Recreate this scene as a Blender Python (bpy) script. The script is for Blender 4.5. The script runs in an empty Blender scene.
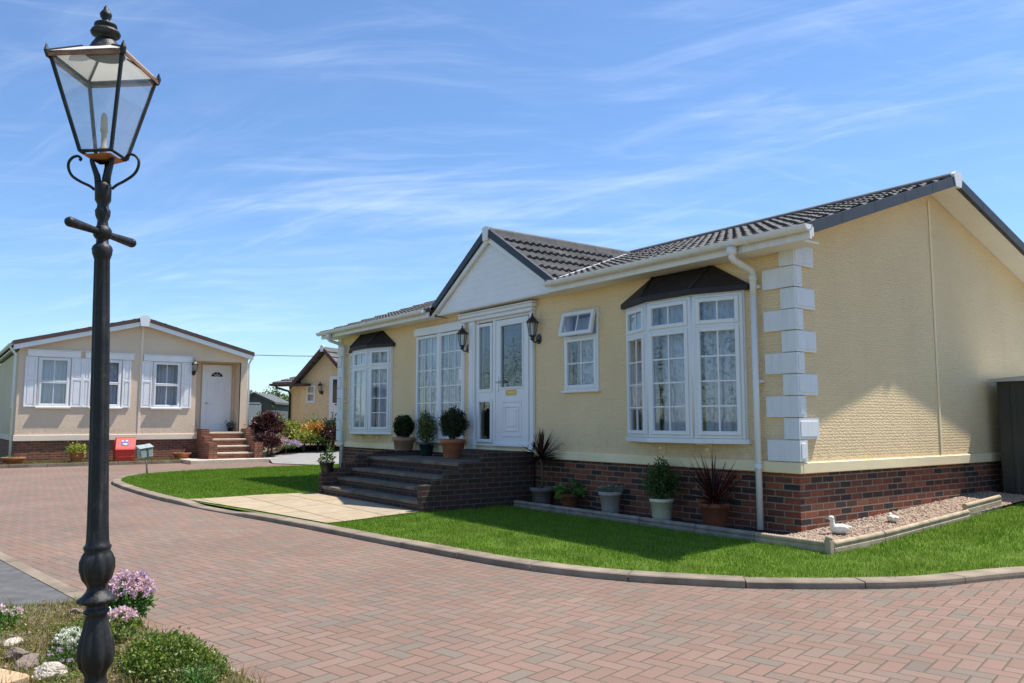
import bpy, math, random
import numpy as np
from mathutils import Vector, Matrix
random.seed(7); np.random.seed(7)
C = bpy.context.scene.collection
R = math.radians

# ---------------------------------------------------------------- node helpers
class G:
    def __init__(s, name):
        s.m = bpy.data.materials.new(name); s.m.use_nodes = True
        s.nt = s.m.node_tree; s.nt.nodes.clear()
        s.out = s.n('ShaderNodeOutputMaterial')
    def n(s, t, inp=None, **kw):
        x = s.nt.nodes.new(t)
        for k, v in kw.items(): setattr(x, k, v)
        for k, v in (inp or {}).items(): s.set(x.inputs[k], v)
        return x
    def set(s, sock, v):
        if isinstance(v, bpy.types.NodeSocket): s.nt.links.new(v, sock)
        else:
            if hasattr(sock, 'default_value'):
                if isinstance(v, (tuple, list)) and len(v) == 3 and sock.type == 'RGBA': v = (*v, 1)
                sock.default_value = v
    def math(s, op, a, b=None, c=None):
        x = s.n('ShaderNodeMath', operation=op); s.set(x.inputs[0], a)
        if b is not None: s.set(x.inputs[1], b)
        if c is not None: s.set(x.inputs[2], c)
        return x.outputs[0]
    def noise(s, vec, scale, detail=4, rough=.55, dist=0):
        return s.n('ShaderNodeTexNoise', {'Vector': vec, 'Scale': scale, 'Detail': detail, 'Roughness': rough, 'Distortion': dist}).outputs['Fac']
    def ramp(s, fac, stops, interp='LINEAR'):
        x = s.n('ShaderNodeValToRGB', {'Fac': fac}); r = x.color_ramp; r.interpolation = interp
        while len(r.elements) < len(stops): r.elements.new(.5)
        for e, (p, c) in zip(r.elements, stops):
            e.position = p; e.color = (*c, 1) if len(c) == 3 else c
        return x.outputs['Color']
    def maprange(s, v, a, b, c=0., d=1., smooth=False):
        x = s.n('ShaderNodeMapRange', {'Value': v, 'From Min': a, 'From Max': b, 'To Min': c, 'To Max': d})
        if smooth: x.interpolation_type = 'SMOOTHSTEP'
        return x.outputs['Result']
    def mix(s, f, a, b, blend='MIX'):
        x = s.n('ShaderNodeMix', data_type='RGBA', blend_type=blend)
        s.set(x.inputs['Factor'], f); s.set(x.inputs['A'], a); s.set(x.inputs['B'], b)
        return x.outputs['Result']
    def bump(s, h, strength=.5, dist=.01, normal=None):
        d = {'Height': h, 'Strength': strength, 'Distance': dist}
        if normal is not None: d['Normal'] = normal
        return s.n('ShaderNodeBump', d).outputs['Normal']
    def bsdf(s, color, rough=.5, normal=None, metallic=0., spec=.5, **kw):
        d = {'Base Color': color, 'Roughness': rough, 'Metallic': metallic, 'Specular IOR Level': spec}
        if normal is not None: d['Normal'] = normal
        d.update(kw)
        return s.n('ShaderNodeBsdfPrincipled', d).outputs[0]
    def done(s, sh):
        s.nt.links.new(sh, s.out.inputs['Surface']); return s.m
    def obj(s): return s.n('ShaderNodeTexCoord').outputs['Object']
    def pos(s): return s.n('ShaderNodeNewGeometry').outputs['Position']
    def uv(s):
        x = s.n('ShaderNodeSeparateXYZ', {'Vector': s.n('ShaderNodeTexCoord').outputs['UV']})
        return x.outputs['X'], x.outputs['Y']
    def vec(s, x, y, z=0.):
        return s.n('ShaderNodeCombineXYZ', {'X': x, 'Y': y, 'Z': z}).outputs[0]
    def white(s, v):
        x = s.n('ShaderNodeTexWhiteNoise', {'Vector': v}); x.noise_dimensions = '3D'
        return x.outputs['Value']

def simple(name, col, rough=.5, var=.15, vscale=3., bump=0., bscale=60., metallic=0., spec=.5, col2=None, bdist=.004):
    g = G(name); p = g.pos()
    f = g.noise(p, vscale, 5, .6)
    a = tuple(c*(1-var) for c in col); b = tuple(min(1, c*(1+var)) for c in (col2 or col))
    c = g.ramp(f, [(.3, a), (.7, b)])
    nrm = g.bump(g.noise(p, bscale, 3), bump, bdist) if bump else None
    r = g.maprange(g.noise(p, vscale*4, 3), .3, .7, max(.02, rough-.08), min(1, rough+.08))
    return g.done(g.bsdf(c, r, nrm, metallic, spec))

def grimy(name, col, rough=.45, amt=.35, dirt=(.30, .28, .22)):
    g = G(name); p = g.pos()
    st = g.noise(g.n('ShaderNodeMapping', {'Vector': p, 'Scale': (7, 7, .8)}).outputs[0], 1.7, 6, .7)
    sp_ = g.noise(p, 14, 6, .75)
    c = g.ramp(g.noise(p, 2.5, 4), [(.3, tuple(x*.95 for x in col)), (.7, col)])
    c = g.mix(g.math('MULTIPLY', g.maprange(st, .5, .75, 0., amt), g.maprange(sp_, .35, .65, .3, 1.)), c, dirt)
    return g.done(g.bsdf(c, g.maprange(sp_, .3, .7, rough-.08, rough+.15), g.bump(g.noise(p, 60, 3), .08, .003)))

def brickmask(g, u, v, bw, bh, mortar, soft=.003, wob=None):
    if wob is not None: u = g.math('ADD', u, wob); v = g.math('ADD', v, wob)
    vb = g.math('DIVIDE', v, bh); row = g.math('FLOOR', vb)
    off = g.math('MULTIPLY', g.math('FLOORED_MODULO', row, 2.), .5)
    ub = g.math('ADD', g.math('DIVIDE', u, bw), off); col = g.math('FLOOR', ub)
    fu = g.math('SUBTRACT', ub, col); fv = g.math('SUBTRACT', vb, row)
    du = g.math('MULTIPLY', g.math('MINIMUM', fu, g.math('SUBTRACT', 1., fu)), bw)
    dv = g.math('MULTIPLY', g.math('MINIMUM', fv, g.math('SUBTRACT', 1., fv)), bh)
    d = g.math('MINIMUM', du, dv)
    mask = g.maprange(d, mortar/2, mortar/2+soft, 0., 1., True)
    h = g.white(g.vec(col, row, 3.3)); h2 = g.white(g.vec(col, row, 9.1))
    return mask, h, h2, d

def brick_mat(name, stops, mortar=(.27, .215, .155), bw=.215, bh=.070):
    g = G(name); u, v = g.uv(); p = g.pos()
    wob = g.maprange(g.noise(p, 25, 2), 0., 1., -.004, .004)
    mask, h, h2, d = brickmask(g, u, v, bw, bh, .009, .005, wob)
    c = g.ramp(h, stops)
    n1 = g.noise(p, 30, 5, .7)
    c = g.mix(.55, c, g.ramp(n1, [(.25, (.35, .35, .35)), (.75, (1.35, 1.3, 1.25))]), 'MULTIPLY')
    c = g.mix(g.maprange(g.noise(p, 1.3, 4), .45, .75, 0., .45), c, (.055, .042, .035))
    mc = g.mix(.5, mortar, g.ramp(g.noise(p, 9, 4), [(.3, (.5, .5, .5)), (.7, (1.2, 1.2, 1.2))]), 'MULTIPLY')
    c = g.mix(mask, mc, c)
    hgt = g.math('ADD', mask, g.math('MULTIPLY', n1, .35))
    return g.done(g.bsdf(c, .85, g.bump(hgt, .7, .008), spec=.25))

def paver_mat(name):
    g = G(name); p = g.pos()
    mp = g.n('ShaderNodeMapping', {'Vector': p, 'Rotation': (0, 0, R(-13.)), 'Scale': (10., 10., 1.)}).outputs[0]
    s = g.n('ShaderNodeSeparateXYZ', {'Vector': mp}); u, v = s.outputs['X'], s.outputs['Y']
    i, j = g.math('FLOOR', u), g.math('FLOOR', v)
    fu, fv = g.math('SUBTRACT', u, i), g.math('SUBTRACT', v, j)
    m = g.math('FLOORED_MODULO', g.math('SUBTRACT', i, j), 4.)
    is1 = g.math('COMPARE', m, 1., .1); is2 = g.math('COMPARE', m, 2., .1)
    ver = g.math('GREATER_THAN', m, 1.5); hor = g.math('SUBTRACT', 1., ver)
    lx = g.math('ADD', g.math('MULTIPLY', hor, g.math('ADD', fu, is1)), g.math('MULTIPLY', ver, g.math('ADD', fv, is2)))
    ly = g.math('ADD', g.math('MULTIPLY', hor, fv), g.math('MULTIPLY', ver, fu))
    d = g.math('MINIMUM', g.math('MINIMUM', lx, g.math('SUBTRACT', 2., lx)), g.math('MINIMUM', ly, g.math('SUBTRACT', 1., ly)))
    idv = g.vec(g.math('SUBTRACT', i, is1), g.math('SUBTRACT', j, is2), ver)
    h = g.white(idv)
    mask = g.maprange(d, .020, .060, 0., 1., True)
    c = g.ramp(h, [(0, (0.238, 0.149, 0.113)), (.3, (0.221, 0.142, 0.108)), (.55, (0.235, 0.157, 0.121)), (.78, (0.209, 0.150, 0.118)), (.92, (0.194, 0.153, 0.119)), (1, (0.180, 0.148, 0.118))])
    c = g.mix(1., c, g.ramp(g.white(g.vec(g.math('SUBTRACT', j, is2), g.math('SUBTRACT', i, is1), 4.)), [(0, (.93, .93, .93)), (.5, (1., 1., 1.)), (1, (1.05, 1.05, 1.05))]), 'MULTIPLY')
    big = g.noise(p, .55, 5, .6)
    c = g.mix(.75, c, g.ramp(big, [(.28, (.80, .80, .79)), (.72, (1.12, 1.11, 1.10))]), 'MULTIPLY')
    fine = g.noise(p, 140, 3, .7)
    c = g.mix(.6, c, g.ramp(fine, [(.3, (.72, .72, .72)), (.7, (1.22, 1.22, 1.22))]), 'MULTIPLY')
    jc = g.ramp(g.noise(p, 3, 4), [(.35, (.085, .068, .050)), (.65, (.125, .105, .075))])
    c = g.mix(mask, jc, c)
    st = g.noise(p, 2.1, 6, .7, .5)
    c = g.mix(g.maprange(st, .60, .76, 0., .30), c, (.17, .135, .11))
    hgt = g.math('ADD', g.maprange(d, .02, .12, 0., 1., True), g.math('ADD', g.math('MULTIPLY', fine, .25), g.math('MULTIPLY', h, .25)))
    return g.done(g.bsdf(c, .88, g.bump(hgt, .6, .006), spec=.25))

def render_mat(name, col, strength=.7):
    """coarse stippled render: short raised dashes in rows"""
    g = G(name); u, v = g.uv(); p = g.pos()
    wob = g.maprange(g.noise(p, 22, 4, .65), 0., 1., -.034, .034)
    mask, h, h2, d = brickmask(g, u, v, .085, .033, .004, .009, wob)
    n1 = g.noise(p, 70, 4, .65)
    hgt = g.math('ADD', g.math('MULTIPLY', mask, .8), g.math('ADD', g.math('MULTIPLY', n1, .9), g.math('MULTIPLY', h, .35)))
    big = g.noise(p, .8, 5, .6)
    a = tuple(x*.93 for x in col); b = tuple(min(1, x*1.05) for x in col)
    c = g.ramp(big, [(.3, a), (.7, b)])
    c = g.mix(.30, c, g.ramp(n1, [(.3, (.80, .79, .76)), (.7, (1.08, 1.08, 1.08))]), 'MULTIPLY')
    c = g.mix(g.math('MULTIPLY', g.math('SUBTRACT', 1., mask), .13), c, tuple(x*.62 for x in col))
    low = g.math('MULTIPLY', g.maprange(g.math('ADD', v, g.math('MULTIPLY', g.noise(p, 2.4, 5, .7), -.9)), .25, .75, 1., 0., True), g.maprange(g.noise(p, 11, 5, .7), .35, .7, 0., 1.))
    c = g.mix(g.math('MULTIPLY', low, .42), c, tuple(x*.55 for x in col))
    streak = g.noise(g.n('ShaderNodeMapping', {'Vector': p, 'Scale': (3, 3, .25)}).outputs[0], 1.6, 5, .65)
    c = g.mix(g.maprange(streak, .55, .78, 0., .26), c, tuple(x*.72 for x in col))
    return g.done(g.bsdf(c, .9, g.bump(hgt, strength, .009), spec=.2))

def leaf_mat(name, stops, rough=.5, trans=.25, spec=.35):
    g = G(name)
    ri = g.n('ShaderNodeNewGeometry').outputs['Random Per Island']
    n = g.noise(g.pos(), 6, 3)
    f = g.math('ADD', g.math('MULTIPLY', ri, .7), g.math('MULTIPLY', n, .3))
    c = g.ramp(f, stops)
    if name == 'grass_blades':
        c = g.mix(g.maprange(g.noise(g.pos(), 1.1, 5, .65), .52, .74, 0., .40), c, (.26, .27, .06)); c = g.mix(g.maprange(g.noise(g.pos(), 2.7, 4, .6), .55, .72, 0., .45), c, (.055, .125, .014))
    b = g.bsdf(c, rough, spec=spec)
    t = g.n('ShaderNodeBsdfTranslucent', {'Color': g.mix(1., c, (1.25, 1.3, .7), 'MULTIPLY')}).outputs[0]
    mx = g.n('ShaderNodeMixShader', {0: trans}); g.nt.links.new(b, mx.inputs[1]); g.nt.links.new(t, mx.inputs[2])
    return g.done(mx.outputs[0])

def glass_mat(name, tint=(.94, .95, .97), refl=1.0, dirt=0.):
    g = G(name)
    ge = g.n('ShaderNodeNewGeometry')
    dt = g.math('ABSOLUTE', g.n('ShaderNodeVectorMath', {0: ge.outputs['Incoming'], 1: ge.outputs['Normal']}, operation='DOT_PRODUCT').outputs['Value'])
    fr = g.math('MULTIPLY_ADD', g.math('POWER', g.math('SUBTRACT', 1., dt), 4.), .90, .058)
    tr = g.n('ShaderNodeBsdfTransparent', {'Color': (*tint, 1)}).outputs[0]
    nrm = g.bump(g.noise(g.pos(), 2.2, 2), .02, .05)
    gl = g.n('ShaderNodeBsdfGlossy', {'Color': (.95, .97, 1, 1), 'Roughness': .015, 'Normal': nrm}).outputs[0]
    mx = g.n('ShaderNodeMixShader', {0: g.math('MINIMUM', g.math('MULTIPLY_ADD', fr, .9*refl, .01), 1.)})
    g.nt.links.new(tr, mx.inputs[1]); g.nt.links.new(gl, mx.inputs[2]); sh = mx.outputs[0]
    if dirt:
        df = g.n('ShaderNodeBsdfDiffuse', {'Color': (.75, .76, .76, 1)}).outputs[0]
        tl = g.n('ShaderNodeBsdfTranslucent', {'Color': (.75, .76, .76, 1)}).outputs[0]
        a = g.n('ShaderNodeAddShader'); m0 = g.n('ShaderNodeMixShader', {0: .5})
        g.nt.links.new(df, m0.inputs[1]); g.nt.links.new(tl, m0.inputs[2])
        m2 = g.n('ShaderNodeMixShader', {0: g.maprange(g.noise(g.pos(), 9, 5, .7), .3, .75, dirt*.5, dirt*1.5)})
        g.nt.links.new(sh, m2.inputs[1]); g.nt.links.new(m0.outputs[0], m2.inputs[2]); sh = m2.outputs[0]
    return g.done(sh)

def curtain_mat(name, col, alpha=0.):
    g = G(name)
    d = g.n('ShaderNodeBsdfDiffuse', {'Color': (*col, 1)}).outputs[0]
    t = g.n('ShaderNodeBsdfTranslucent', {'Color': (*col, 1)}).outputs[0]
    m = g.n('ShaderNodeMixShader', {0: .3}); g.nt.links.new(d, m.inputs[1]); g.nt.links.new(t, m.inputs[2])
    sh = m.outputs[0]
    if alpha:
        m2 = g.n('ShaderNodeMixShader', {0: 1-alpha}); tr = g.n('ShaderNodeBsdfTransparent').outputs[0]
        g.nt.links.new(tr, m2.inputs[1]); g.nt.links.new(sh, m2.inputs[2]); sh = m2.outputs[0]
    return g.done(sh)

def worn_black(name):
    g = G(name); p = g.pos()
    n = g.noise(p, 22, 6, .7); n2 = g.noise(g.n('ShaderNodeMapping', {'Vector': p, 'Scale': (30, 30, 5)}).outputs[0], 1., 5, .7)
    c = g.ramp(n, [(.25, (.008, .008, .008)), (.6, (.020, .019, .018)), (.8, (.048, .045, .042))])
    c = g.mix(g.maprange(n2, .54, .72, 0., .65), c, (.10, .095, .088))
    c = g.mix(g.maprange(g.noise(p, 60, 4, .7), .74, .80, 0., .5), c, (.10, .055, .03))
    r = g.maprange(n, .3, .75, .30, .60)
    return g.done(g.bsdf(c, r, g.bump(g.noise(p, 38, 6, .75), .5, .006), spec=.32))

M = {}
BR = [(0, (.17, .050, .030)), (.2, (.30, .092, .045)), (.38, (.20, .060, .036)), (.52, (.085, .044, .034)), (.70, (.045, .037, .035)), (.84, (.11, .046, .033)), (1, (.29, .10, .052))]
M['brick'] = brick_mat('red_and_blue_brick', BR)
M['brick_dark'] = brick_mat('weathered_dark_brick', [(0, (.085, .042, .030)), (.4, (.052, .036, .030)), (.7, (.105, .046, .030)), (1, (.038, .032, .029))], (.13, .11, .09))
M['brick_red'] = brick_mat('orange_red_brick', [(0, (.34, .11, .06)), (.4, (.25, .078, .045)), (.7, (.17, .065, .045)), (1, (.30, .10, .055))])
M['yellow'] = render_mat('yellow_stippled_render', (.93, .705, .42), .75)
M['yellow_plain'] = simple('yellow_smooth_trim', (.88, .72, .45), .8, .08, 2)
M['peach'] = render_mat('peach_stippled_render', (.76, .60, .44), .45)
M['peach_plain'] = simple('peach_smooth_trim', (.80, .66, .52), .8, .06, 2)
M['upvc'] = grimy('white_upvc', (.81, .81, .81), .34, .16)
M['white_board'] = simple('white_painted_board', (.82, .81, .80), .45, .05, 2.5, .1, 40)
M['gutter'] = grimy('aged_white_gutter', (.80, .785, .77), .38, .40)
M['soffit'] = simple('cream_soffit', (.80, .76, .69), .6, .05, 2)
M['quoin'] = grimy('white_cast_quoin', (.78, .78, .785), .65, .35)
M['tile'] = None
M['black_plastic'] = simple('black_plastic', (.016, .016, .018), .42, .2, 4)
M['barge'] = simple('dark_grey_verge', (.035, .036, .042), .55, .25, 5, .2, 50)
M['maroon'] = simple('brown_roof_edge', (.085, .043, .034), .7, .2, 6)
M['canopy'] = simple('dark_brown_canopy', (.019, .0135, .0115), .62, .3, 10, .3, 120)
M['iron'] = worn_black('worn_black_iron')
M['copper'] = simple('aged_copper', (.42, .17, .075), .42, .35, 20, metallic=.75)
M['glass'] = glass_mat('window_glass')
M['lamp_glass'] = glass_mat('grimy_lamp_glass', (.93, .94, .94), .5, .16)
M['curtain'] = curtain_mat('net_curtain', (.68, .73, .81))
M['blind'] = curtain_mat('cream_blind', (.80, .75, .66))
M['room'] = simple('room_interior', (.13, .115, .10), .9)
M['brass'] = simple('brass', (.62, .42, .13), .35, .1, 8, metallic=1.)
M['silver'] = simple('steel', (.6, .6, .6), .3, .1, 8, metallic=1.)
M['concrete'] = simple('weathered_concrete', (.33, .30, .25), .9, .30, 5, .4, 150, spec=.2)
M['kerb'] = simple('concrete_kerb', (.235, .19, .14), .9, .35, 3, .5, 120, spec=.2)
M['cream_stone'] = simple('cream_edging_stone', (.43, .335, .225), .9, .25, 8, .5, 90, spec=.2)
M['grey_edging'] = simple('weathered_edging', (.27, .23, .19), .9, .3, 6, .5, 90, spec=.2)
M['tread'] = simple('weathered_tread', (.15, .125, .095), .92, .4, 4, .5, 90, spec=.2)
M['tread_pale'] = simple('pale_tread', (.55, .46, .35), .9, .15, 4, .3, 90, spec=.2)
M['asphalt'] = simple('grey_asphalt', (.115, .112, .108), .92, .25, 8, .7, 220, spec=.2)
M['drive'] = simple('pale_tarmac', (.27, .255, .235), .92, .15, 2, .4, 200, spec=.2)
M['paver'] = paver_mat('red_block_paving')
M['terra'] = simple('terracotta', (.36, .135, .07), .8, .22, 9, .3, 60, spec=.25)
M['terra_old'] = simple('limed_terracotta', (.36, .25, .18), .85, .28, 5, .4, 60, spec=.2, col2=(.36, .20, .13))
M['terra_dark'] = simple('deep_terracotta', (.20, .068, .035), .8, .2, 9, .3, 60, spec=.25)
M['pot_green'] = simple('dark_green_glaze', (.012, .035, .032), .25, .3, 7)
M['pot_grey'] = simple('grey_stone_pot', (.40, .36, .32), .85, .15, 8, .3, 90)
M['pot_stone'] = simple('dark_stone_pot', (.16, .14, .125), .9, .3, 12, .6, 60)
M['pot_cream'] = simple('cream_glazed_pot', (.66, .61, .42), .35, .06, 5)
M['soil'] = simple('dark_soil', (.045, .033, .024), .95, .4, 20, .8, 60)
M['bed_soil'] = simple('dry_bed_soil', (.15, .11, .065), .95, .45, 9, .9, 45)
M['white_stone'] = simple('white_stone', (.66, .64, .60), .85, .12, 12, .4, 60)
M['pale_rock'] = simple('pale_limestone', (.50, .43, .34), .9, .25, 14, .9, 35, bdist=.02)
M['brown_rock'] = simple('brown_sandstone', (.19, .145, .11), .9, .35, 12, .9, 30, bdist=.02)
M['slab'] = simple('sandy_paving', (.50, .34, .20), .9, .15, 6, .4, 90)
M['plaster'] = simple('white_plaster_ornament', (.74, .70, .60), .8, .10, 12, .3, 80)
M['beak'] = simple('buff_beak', (.46, .33, .16), .7, .1, 12)
M['shed_dark'] = simple('dark_green_metal', (.032, .036, .030), .5, .25, 3)
M['shed_lid'] = simple('pale_grey_metal', (.42, .42, .38), .5, .15, 3)
M['shed_grey'] = simple('grey_felt', (.10, .105, .105), .85, .2, 4)
M['shed_pale'] = simple('pale_grey_door', (.72, .72, .69), .7, .1, 2)
M['red_plastic'] = simple('red_plastic', (.52, .035, .022), .45, .14, 5)
M['blue_label'] = simple('blue_label', (.02, .06, .42), .5, .05, 2)
M['grey_metal'] = simple('grey_painted_metal', (.30, .34, .33), .5, .2, 8)
M['galv'] = simple('galvanised_post', (.27, .26, .24), .5, .3, 10)
M['stem'] = simple('brown_stem', (.11, .075, .05), .9, .3, 20, .5, 80)
M['wire'] = simple('grey_cable', (.10, .11, .12), .6)
M['field'] = simple('far_grass', (.085, .12, .035), .95, .3, .2)
M['turf'] = simple('lawn_turf', (.085, .135, .018), .95, .35, 2.5, .6, 90, spec=.1)
def flag_mat():
    g = G('buff_flagstones'); p = g.pos()
    s = g.n('ShaderNodeSeparateXYZ', {'Vector': p})
    mask, h, h2, d = brickmask(g, g.math('ADD', s.outputs['X'], .15), s.outputs['Y'], .92, .61, .012, .008)
    c = g.ramp(h, [(0, (.37, .285, .185)), (.5, (.42, .335, .225)), (1, (.34, .275, .195))])
    n = g.noise(p, 5, 6, .65); f = g.noise(p, 110, 3)
    c = g.mix(.6, c, g.ramp(n, [(.3, (.74, .72, .69)), (.7, (1.12, 1.12, 1.12))]), 'MULTIPLY')
    c = g.mix(mask, (.16, .125, .075), c)
    return g.done(g.bsdf(c, .9, g.bump(g.math('ADD', mask, g.math('MULTIPLY', f, .2)), .5, .006), spec=.2))
M['flags'] = flag_mat()
def tile_mat(name, col, gauge_bands=True):
    g = G(name); p = g.pos()
    n = g.noise(p, 8, 6, .7); f = g.noise(p, 170, 3, .7); big = g.noise(p, .9, 4)
    c = g.ramp(n, [(.25, tuple(x*.68 for x in col)), (.75, tuple(x*1.3 for x in col))])
    sx = g.n('ShaderNodeSeparateXYZ', {'Vector': p}); hh = g.white(g.vec(g.math('FLOOR', g.math('DIVIDE', sx.outputs['X'], .26)), g.math('FLOOR', g.math('DIVIDE', sx.outputs['Y'], .322)), 1.))
    c = g.mix(.8, c, g.ramp(hh, [(0, (.74, .74, .76)), (.8, (1.05, 1.04, 1.02)), (1, (1.3, 1.26, 1.2))]), 'MULTIPLY')
    c = g.mix(.5, c, g.ramp(big, [(.3, (.75, .75, .75)), (.7, (1.15, 1.13, 1.1))]), 'MULTIPLY')
    c = g.mix(g.maprange(g.noise(p, 26, 5, .7), .66, .74, 0., .5), c, tuple(x*1.9 for x in col))
    return g.done(g.bsdf(c, .75, g.bump(f, .5, .004), spec=.3))
M['tile'] = tile_mat('grey_concrete_tile', (.088, .085, .083))
M['tile3'] = tile_mat('grey_slate_tile', (.13, .13, .13))
def gravel_mat():
    g = G('pink_pebble'); ri = g.n('ShaderNodeNewGeometry').outputs['Random Per Island']
    c = g.ramp(ri, [(0, (.34, .22, .15)), (.3, (.42, .31, .22)), (.55, (.27, .185, .135)), (.8, (.47, .38, .29)), (1, (.21, .165, .14))])
    return g.done(g.bsdf(c, .85, spec=.25))
M['pebble'] = gravel_mat()
M['gravel_base'] = simple('pink_gravel_base', (.38, .27, .20), .95, .4, 40, .9, 70)
# foliage
M['grass'] = leaf_mat('grass_blades', [(.05, (.050, .110, .010)), (.35, (.115, .225, .014)), (.65, (.17, .29, .020)), (.92, (.29, .35, .065))], .55, .24, .2)
M['dry'] = leaf_mat('dry_grass', [(.1, (.20, .14, .05)), (.5, (.30, .22, .09)), (.8, (.17, .16, .045)), (1, (.36, .29, .14))], .7, .3, .1)
M['moss'] = leaf_mat('mossy_cover', [(.1, (.09, .12, .025)), (.4, (.19, .18, .045)), (.7, (.10, .16, .03)), (.9, (.16, .20, .04)), (1, (.28, .22, .09))], .8, .2, .1)
M['box'] = leaf_mat('box_leaves', [(.1, (.010, .022, .008)), (.5, (.022, .045, .012)), (.9, (.045, .08, .02))], .4, .15)
M['boxcore'] = simple('dark_core_fill', (.012, .018, .008), .9)  # dark leaf colour of the solid core added inside bushes
M['varieg'] = leaf_mat('pale_shrub_leaves', [(.1, (.05, .085, .02)), (.5, (.11, .15, .035)), (.8, (.20, .22, .09)), (1, (.34, .33, .18))], .45)
M['bright'] = leaf_mat('bright_leaves', [(.1, (.045, .12, .02)), (.5, (.09, .21, .035)), (.9, (.16, .30, .07))], .45, .3)
M['silver_leaf'] = leaf_mat('silver_leaves', [(.1, (.13, .17, .12)), (.6, (.26, .30, .24)), (1, (.36, .38, .33))], .6)
M['midgreen'] = leaf_mat('mid_green_leaves', [(.1, (.030, .06, .014)), (.5, (.06, .11, .022)), (.9, (.12, .17, .045))], .45)
M['shrub'] = leaf_mat('glossy_green_leaves', [(.08, (.05, .09, .015)), (.45, (.12, .19, .03)), (.72, (.20, .26, .05)), (.90, (.30, .27, .09)), (1, (.30, .15, .08))], .35, .28)
M['cordy'] = leaf_mat('bronze_strap_leaves', [(.1, (.018, .010, .011)), (.5, (.045, .017, .016)), (.9, (.09, .035, .028))], .4, .15)
M['cordy_red'] = leaf_mat('dark_red_strap_leaves', [(.1, (.022, .007, .008)), (.5, (.06, .012, .012)), (.9, (.11, .03, .022))], .4, .15)
M['purple'] = leaf_mat('purple_leaves', [(.1, (.020, .008, .012)), (.5, (.055, .016, .022)), (.9, (.12, .04, .045))], .45, .2)
M['orange'] = leaf_mat('orange_gold_leaves', [(.1, (.30, .14, .03)), (.5, (.50, .22, .045)), (.9, (.55, .34, .08))], .5, .25)
M['yellowgreen'] = leaf_mat('yellow_green_leaves', [(.1, (.12, .17, .03)), (.5, (.26, .30, .05)), (.9, (.42, .40, .10))], .5, .3)
M['hedge'] = leaf_mat('hedge_leaves', [(.1, (.035, .07, .014)), (.5, (.085, .14, .025)), (.9, (.17, .22, .05))], .5, .25)
M['pinkf'] = leaf_mat('pink_petals', [(.1, (.52, .30, .43)), (.5, (.68, .47, .58)), (.9, (.80, .68, .73))], .6, .3, .1)
M['lilac'] = leaf_mat('lilac_petals', [(.1, (.34, .22, .42)), (.5, (.50, .36, .56)), (.9, (.62, .50, .66))], .6, .3, .1)
M['whitef'] = leaf_mat('white_petals', [(.1, (.60, .60, .55)), (.9, (.80, .80, .76))], .6, .3, .1)
M['pinkshrub'] = leaf_mat('pinkish_leaves', [(.1, (.16, .08, .06)), (.5, (.34, .19, .16)), (.9, (.50, .36, .30))], .6, .25)

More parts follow.
